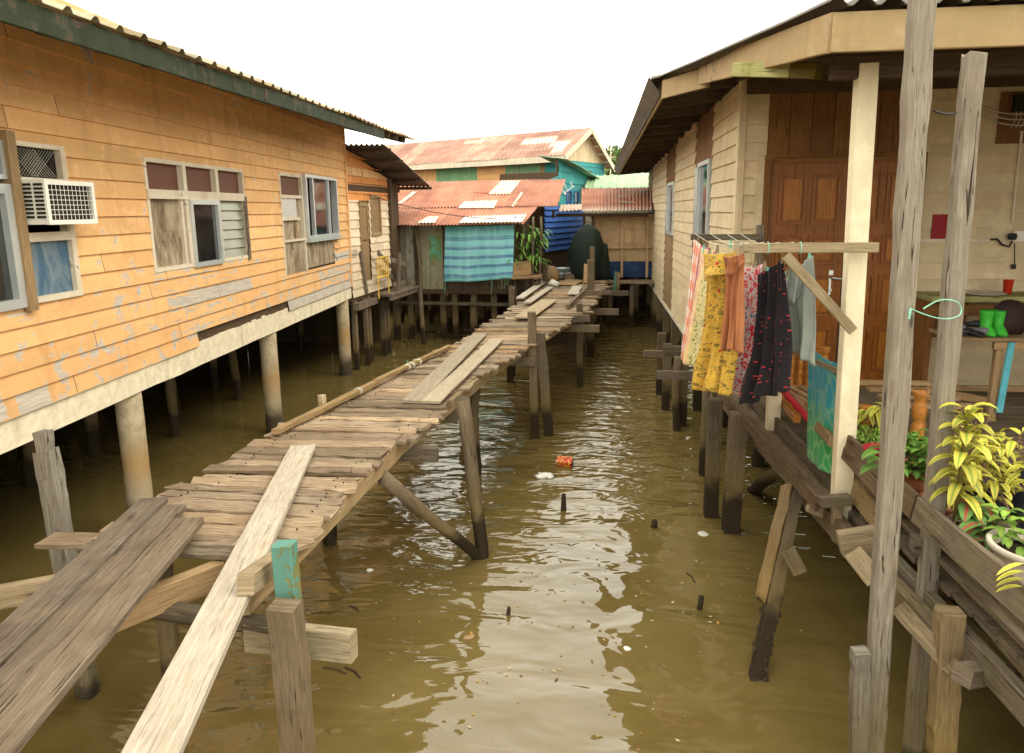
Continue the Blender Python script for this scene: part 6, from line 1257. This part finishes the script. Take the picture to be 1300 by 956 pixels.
for px_, py_, y_ in ((893, 316, 5.3), (910, 318, 4.8), (900, 322, 4.5), (958, 334, 4.25), (970, 338, 4.3), (994, 328, 4.15), (999, 346, 4.35), (1027, 326, 4.3), (886, 306, 6.0), (927, 310, 5.2)):
    tag(obj('clothes_peg', peg(U(px_, py_, 'y', y_)), M['rack'] if px_ not in (893, 1027, 927) else M['cyanrope']), PL[px_], 'clothes peg', 'clothes pegs on the line')
# towel over the lower rail
cloth('turquoise_towel', U(1026, 440, 'y', 4.75), U(1063, 462, 'y', 4.35), U(1056, 606, 'y', 4.28), U(1022, 580, 'y', 4.62), FM['towel'], label='turquoise and green patterned towel draped beside the cream post', nf=1, amp=.018, nu=40, nv=50, cat='towel', hem=.02)
mb = MB(); p, q = U(980, 432, 'y', 5.5), U(1066, 468, 'y', 4.3); mb.prism(p, q + Vector((.02, -.05, -.02)), .045, .04, seg=8, jit=.004); tag(obj('drying_bar', mb, M['rack']), 'slim wooden bar behind the grey shirt carrying the towel', 'bar')
# ================================================================== PLANTS AND POTS
def pot(label, px, py, y, r, h, m, z0=1.165, name='plant_pot', rim=.012, lip=.02):
    c = U(px, py, 'y', y); h = max(.08, c.z - z0); t = thing(name, label, 'plant pot', (c.x, y, z0)); mb = MB()
    mb.lathe([(r * .68, 0), (r * .78, h * .35), (r * .92, h * .85), (r * .93, h - lip * 1.6), (r + rim, h - lip * 1.5), (r + rim + .004, h - .004), (r + rim - .006, h), (r - .006, h - .003), (r * .9, h * .8), (r * .85, h * .78)], (c.x, y, z0), 36); obj('shell', mb, m, t, smooth=True)
    mb = MB(); mb.lathe([(r * .88, h * .8), (r * .5, h * .83), (.01, h * .84)], (c.x, y, z0), 20); crumple(mb, .01, 20); obj('soil', mb, M['soil'], t, smooth=True); return Vector((c.x, y, z0 + h * .84))
zsf = 1.05
P1 = pot('pale thick-rimmed pot at the right edge of the railing', 1313, 692, 2.88, .15, .28, M['palepot'])
P2 = pot('dull brown pot with a pale rim, second from the right edge', 1247, 668, 3.2, .135, .30, M['browncer'])
P3 = pot('terracotta pot half hidden behind the notched post', 1206, 634, 3.52, .12, .28, M['terracotta'])
P4 = pot('small red-rimmed pot in front of the ground cover, behind the tallest post', 1118, 568, 3.92, .075, .20, M['red'], z0=1.27)
P5 = pot('small terracotta pot beside the foot of the cream post', 1100, 541, 4.75, .09, .15, M['terracotta'], z0=1.27)
P6 = pot('small terracotta pot between the two tall posts', 1158, 590, 3.78, .09, .2, M['terracotta'], z0=1.27)
mb = MB(); mb.prism((1.87, 1.4, 1.145), (1.85, 3.66, 1.145), .42, .03, seg=12, jit=.006); mb.prism((1.87, 3.68, 1.25), (1.85, 4.9, 1.25), .42, .03, seg=6, jit=.006); tag(obj('pot_shelf', mb, M['rail']), 'low grey board shelf behind the railing carrying the plant pots', 'shelf')
def rosette(mb, c, n, L, wd, el=(.3, 1.5), droop=1.2, hgt=.0, cnt=0, m=6):
    for k in range(n):
        a = k * 2.4 + R_.uniform(-.3, .3); f = k / n; e = el[0] + (el[1] - el[0]) * f; leaf(mb, c + Vector((0, 0, hgt * f)), (math.cos(a), math.sin(a), e), L * R_.uniform(.8, 1.1) * (1 - .25 * f), wd * R_.uniform(.85, 1.1), droop, n=m, fold=.2)
def stemplant(name, label, c, h, nl, L, wd, m, stemm=None, droop=1.5, lean=(0, 0), cat='plant'):
    t = thing(name, label, cat, tuple(c)); mb = MB(); pts = [c + Vector((lean[0] * f, lean[1] * f, h * f)) for f in (0, .33, .66, 1)]; mb.tube(pts, [.012, .011, .009, .006], 7); obj('stem', mb, stemm or M['lleaf'], t, smooth=True)
    mb = MB(); rosette(mb, Vector(c) + Vector((lean[0] * .6, lean[1] * .6, h * .25)), nl, L, wd, (.2, 1.8), droop, h * .75); obj('leaves', mb, m, t, smooth=True); return t
top_ = U(1229, 520, 'y', 3.2)
stemplant('yellow_dracaena', 'tall yellow and green variegated plant with long drooping leaves beside the notched post', Vector((top_.x, 3.2, 1.34)), top_.z - 1.34, 40, .19, .05, M['yleaf'], droop=1.5)
c = U(1252, 585, 'y', 3.45); mb = MB()
for k in range(150): a = R_.uniform(0, 6.28); leaf(mb, (c.x + R_.uniform(-.16, .2), 3.45 + R_.uniform(-.1, .12), c.z + R_.uniform(-.2, .14)), (math.cos(a), math.sin(a), R_.uniform(.1, 1.2)), R_.uniform(.08, .15), .034, 1.2, n=5)
tag(obj('yellow_croton', mb, M['yleaf'], smooth=True), 'low bushy yellow-leaved plant behind the tall variegated one', 'plant')
mb = MB(); c = P4
for k in range(34): a = R_.uniform(0, 6.28); leaf(mb, Vector((U(1107, 540, 'y', 4.6).x + R_.uniform(-.06, .08), 4.6 + R_.uniform(-.05, .05), 1.36 + R_.uniform(-.02, .16))), (math.cos(a) - .2, math.sin(a) - .2, R_.uniform(.3, 1.8)), R_.uniform(.16, .24), .036, 1.8)
tag(obj('yellow_striped_plant', mb, M['yleaf'], smooth=True), 'small yellow striped plant between the cream post and the tallest post', 'plant')
mb = MB()
for k in range(900): 
    px_, py_ = R_.uniform(1078, 1128), R_.uniform(538, 572); p = Vector((U(px_, py_, 'z', 1.25).x, U(px_, py_, 'z', 1.25).y, 0))
    p = Vector((R_.uniform(1.66, 2.03), R_.uniform(4.13, 4.59), 1.325 + R_.uniform(0, .08))); a = R_.uniform(0, 6.28); leaf(mb, p, (math.cos(a), math.sin(a), 1.2), R_.uniform(.02, .05), .012, .5, n=2)
tag(obj('ground_cover', mb, M['lleaf']), 'dense low lime-green ground cover growing beside the cream post', 'plant', kind='stuff')
mb = MB(); mb.prism((1.66, 4.36, 1.30), (2.04, 4.36, 1.30), .48, .07); tag(obj('planter_box', mb, M['soil']), 'shallow soil-filled planter box under the lime ground cover', 'planter')
mb = MB(); c = U(1246, 650, 'y', 3.15)
for k in range(34): a = R_.uniform(0, 6.28); leaf(mb, (c.x + R_.uniform(-.05, .08), 3.15 + R_.uniform(-.1, .04), P2.z + R_.uniform(0, .15)), (math.cos(a) * 1.3, math.sin(a), R_.uniform(.1, .8)), R_.uniform(.12, .19), .062, 1.0, n=6)
tag(obj('red_veined_plant', mb, M['rleaf'], smooth=True), 'broad-leaved plant with red-veined green leaves in the brown pot', 'plant')
mb = MB(); c = U(1160, 570, 'y', 3.7)
for k in range(130): a = R_.uniform(0, 6.28); leaf(mb, (c.x + R_.uniform(-.1, .12), 3.7 + R_.uniform(-.1, .1), P6.z + R_.uniform(0, .22)), (math.cos(a), math.sin(a), R_.uniform(.2, 1.3)), R_.uniform(.06, .12), .035, 1.2, n=4)
tag(obj('green_shrub', mb, M['gleaf'], smooth=True), 'bushy green potted shrub seen between the two tall posts', 'plant')
mb = MB(); c = P1
for k in range(50): a = R_.uniform(0, 6.28); leaf(mb, (c.x + R_.uniform(-.1, .12), 2.92 + R_.uniform(-.05, .1), P1.z + R_.uniform(0, .16)), (math.cos(a), math.sin(a) - .2, R_.uniform(.2, 1.3)), R_.uniform(.05, .1), .03, 1.2, n=4)
tag(obj('lime_shrub', mb, M['lleaf'], smooth=True), 'small lime-green plant growing in the pale pot', 'plant')
mb = MB()
for (px_, py_, l) in ((1108, 578, .1), (1108, 596, .11), (1104, 586, .07)): leaf(mb, U(1118, py_ - 4, 'y', 3.15), (-1, -.2, .2), l, .06, .8, n=5)
tag(obj('leafy_shoot', mb, M['gleaf'], smooth=True), 'leafy green shoot poking through the railing beside the tallest post', 'plant')
mb = MB()
for k in range(4): leaf(mb, U(1300, 715 + k * 10, 'y', 2.55), (-1, -.2, .1 * k), .12, .02, .6, n=5)
tag(obj('striped_leaf', mb, M['yleaf'], smooth=True), 'yellow striped leaf tips reaching over the rail at the right edge', 'plant')
def twigs(c, h, n):
    mb = MB()
    def br(p, d, L, r, dep):
        pts = [p]; q = p.copy(); dd2 = d.copy()
        for k in range(4): dd2 = (dd2 + Vector((R_.uniform(-.3, .3), R_.uniform(-.3, .3), R_.uniform(-.1, .25)))).normalized(); q = q + dd2 * (L / 4); pts.append(q.copy())
        mb.tube(pts, [r, r * .9, r * .8, r * .7, r * .55], 5)
        if dep:
            for k in range(4): br(pts[1 + k % 4], (dd2 + Vector((R_.uniform(-1, 1), R_.uniform(-1, 1), R_.uniform(0, .6)))).normalized(), L * .55, r * .6, dep - 1)
        else:
            for k in range(3): mb.lathe([(.003, -.004), (.006, 0), (.002, .005)], pts[-1 - k], 4)
    for k in range(n): br(Vector(c), Vector((R_.uniform(-.5, .5), R_.uniform(-.4, .4), 1)).normalized(), h, .007, 3)
    return mb
c = U(1290, 620, 'y', 3.3); tag(obj('dry_shrub', twigs((c.x, 3.3, P2.z - .02), .40, 2), M['twig']), 'leafless brown twiggy shrub at the right edge behind the pots', 'shrub')
mb = MB(); c = U(1290, 560, 'y', 3.6); mb.lathe([(.2, 0), (.26, .14), (.25, .3), (.12, .38), (.01, .4)], (c.x + .1, 3.7, ZF + .02), 18); crumple(mb, .07, 7); tag(obj('black_plastic_bag', mb, simple('black_plastic', (.015, .017, .022), .25), smooth=True), 'shiny black plastic bag on the porch behind the dry shrub', 'bag')
# ================================================================== FLOATING THINGS
cn = thing('floating_box', 'small red and yellow food box floating on the water', 'box', tuple(wbase(717, 590)))
p = wbase(717, 590); mb = MB(); mb.prism(p + Vector((-.085, 0, .035)), p + Vector((.085, -.03, .03)), .10, .10, up=(0, -.5, 1)); 
def canm():
    g = G('printed_red_box'); n = g.noise(g.map(g.pos(), (22, 22, 22)), 1, 2, .5, 1.5); c = g.mix(g.ramp(n, .5, .53), (.50, .02, .015), (.72, .42, .04)); c = g.mix(g.ramp(n, .60, .62), c, (.10, .05, .12)); return g.done(c, .45)
obj('carton', mb, canm(), cn); mb = MB(); mb.prism(p + Vector((.086, -.03, .03)), p + Vector((.092, -.03, .03)), .085, .085, up=(0, -.5, 1)); obj('open_end', mb, M['black'], cn)
def scrap(px, py, label, s=.08, m='white'):
    p = wbase(px, py); mb = MB(); mb.lathe([(s * .7, -.02), (s, .0), (s * .8, s * .12), (s * .3, s * .18), (.005, s * .15)], p, 14); crumple(mb, s * .5, 14); mb.v = [(x, p.y + (y - p.y) * .8, z) for x, y, z in mb.v]; return tag(obj('plastic_scrap', mb, M[m], smooth=True), label, 'litter', 'litter floating on the water')
scrap(692, 604, 'white plastic scrap floating left of the red box', .11); scrap(470, 724, 'small white scrap floating beyond the mint-green post', .035); scrap(893, 678, 'pale yellowish scrap floating left of the leaning prop', .05, 'rope')
scrap(797, 824, 'small white scrap floating at the lower centre of the water', .025); scrap(596, 808, 'tiny tan scrap floating right of the timber post', .04, 'tan')
def stump(px, py, h, r, label, lean=.0):
    p = wbase(px, py); mb = MB(); mb.pole(p + Vector((0, 0, -.4)), p + Vector((lean, 0, h)), r, r * .45, jit=.6, seg=6, bend=.05); return tag(obj('stake_stump', mb, M['stilt'], smooth=True), label, 'stump', 'rotten stumps poking out of the water')
stump(720, 648, .16, .045, 'tallest rotten stump standing in the bright reflection', -.03); stump(831, 670, .07, .05, 'small rotten stump at the right edge of the bright reflection'); stump(890, 773, .10, .035, 'thin rotten stump in the brown water left of the leaning prop'); stump(646, 779, .05, .028, 'tiny rotten stump tip at the left of the bright reflection')
for k, (x0, y0, x1, y1, lab) in enumerate(((410, 848, 440, 856, 'thin stick floating right of the thick timber post'), (438, 848, 458, 862, 'dark twig crossing the floating stick at the bottom'), (872, 728, 882, 740, 'dark twig floating near the right stump'), (443, 770, 455, 776, 'short dark stick afloat below the small white scrap'))):
    a, b = wbase(x0, y0), wbase(x1, y1); mb = MB(); line(mb, [a + Vector((0, 0, .004)), a.lerp(b, .5) + Vector((.01, .01, .008)), b + Vector((0, 0, .004))], .006, 5); tag(obj('floating_twig', mb, M['dark']), lab, 'twig', 'twigs floating on the water')
mb = MB(); line(mb, [q for q in sagline((-4.3, 12.4, 3.2), (-1.9, 14.4, 2.62), .12, 12)], .008, 5); tag(obj('black_cable', mb, M['black']), 'thin black cable sagging from the lean-to shack to the shed eave', 'cable')
mb = MB(); rs = random.Random(21)
for k in range(260):
    cx_, cy_ = rs.choice(((-.5, 5.6), (.3, 4.6), (-.9, 4.4), (.7, 5.4), (-.6, 7.2), (.4, 8.2), (0, 3.6))); x_, y_ = cx_ + rs.gauss(0, .45), cy_ + rs.gauss(0, .5); q = rs.uniform(.003, .011); a = rs.uniform(0, 3.1); mb.ct = rs.choice(((.5, .35, .2), (.9, .85, .7), (.3, .2, .12), (.8, .6, .2)))
    d1 = Vector((math.cos(a), math.sin(a), 0)) * q * rs.uniform(1, 2.6); d2 = Vector((-math.sin(a), math.cos(a), 0)) * q; p = Vector((x_, y_, .0035)); mb.quad(p - d1, p - d2, p + d1, p + d2)
tag(obj('floating_debris', mb, simple('bits_of_leaf', (.5, .42, .3), .9), loc=(0, 5, 0)), 'tiny scattered bits of leaf and scum drifting on the water', 'debris', kind='stuff')
# ================================================================== FAR TREES AND MASTS
def tree(label, x, y, h, r, trunk=.2, n=1500, seed=1):
    rr = random.Random(seed); t = thing('tree', label, 'tree', (x, y, 0)); mb = MB(); mb.pole((x, y, -.2), (x + .2, y, h * .75), trunk, trunk * .5, bend=.04)
    for k in range(6): a = k * 1.05; mb.pole((x, y, h * (.35 + .06 * k)), (x + math.cos(a) * r * .7, y + math.sin(a) * r * .7, h * (.6 + .05 * k)), trunk * .4, trunk * .12)
    obj('trunk', mb, M['bark'], t, smooth=True); mb = MB(); cl_ = [(Vector((x + rr.gauss(0, r * .42), y + rr.gauss(0, r * .42), h * .68 + rr.gauss(0, h * .14))), r * rr.uniform(.22, .42)) for _ in range(22)]
    for k in range(n):
        c, q = rr.choice(cl_); v = Vector((rr.gauss(0, 1), rr.gauss(0, 1), rr.gauss(0, .8))).normalized() * (q * rr.uniform(.6, 1.05)); mb.cb = rr.random(); p = c + v; s_ = rr.uniform(.10, .22) * (r / 3) ** .5; a1 = Vector((rr.gauss(0, 1), rr.gauss(0, 1), rr.gauss(0, 1))).normalized(); a2 = a1.orthogonal().normalized() * s_; a1 = a1 * s_ * 1.6; mb.quad(p - a1, p + a2, p + a1, p - a2, [(.2, 0), (.8, 0), (.8, 1), (.2, 1)])
    obj('crown', mb, M['treeleaf'], t)
tree('round green tree beyond the gap between the rusty-roofed house and the cream eave', 2.4, 52, 6.9, 2.6, n=5000, seed=3)
tree('broad tree behind the green-roofed house, right of the round tree', 6.5, 56, 7.0, 3.2, n=5000, seed=5); tree('low dense tree just left of the round tree', -.4, 60, 5.0, 2.4, n=3500, seed=8); tree('large tree standing far behind the orange house', -30, 48, 8, 4, n=4000, seed=9)
ms = thing('antenna_mast', 'thin pale antenna mast rising beside the round green tree', 'mast', (1.0, 40, 0)); mb = MB(); mb.pole((1.0, 40, 0), (1.0, 40, 6.2), .06, .03, bend=0); obj('pole', mb, M['whitetrim'], ms, smooth=True)
mb = MB(); line(mb, [(.7, 40, 5.6), (1.3, 40, 5.62)], .02, 5); line(mb, [(.8, 40, 6.0), (1.2, 40, 6.0)], .02, 5); obj('crossarm', mb, M['whitetrim'], ms)
an = thing('tv_antenna', 'small branched television aerial on the edge of the shed roof', 'aerial', tuple(U(722, 246, 'y', 16.6))); mb = MB(); line(mb, [U(716, 246, 'y', 16.6), U(729, 236, 'y', 16.6)], .012, 5); line(mb, [U(716, 232, 'y', 16.6), U(721, 244, 'y', 16.6)], .01, 5); line(mb, [U(724, 231, 'y', 16.6), U(727, 238, 'y', 16.6)], .01, 5); mb.prism(U(711, 238, 'y', 16.6), U(718, 247, 'y', 16.6), .04, .04); obj('aerial', mb, M['alu'], an)
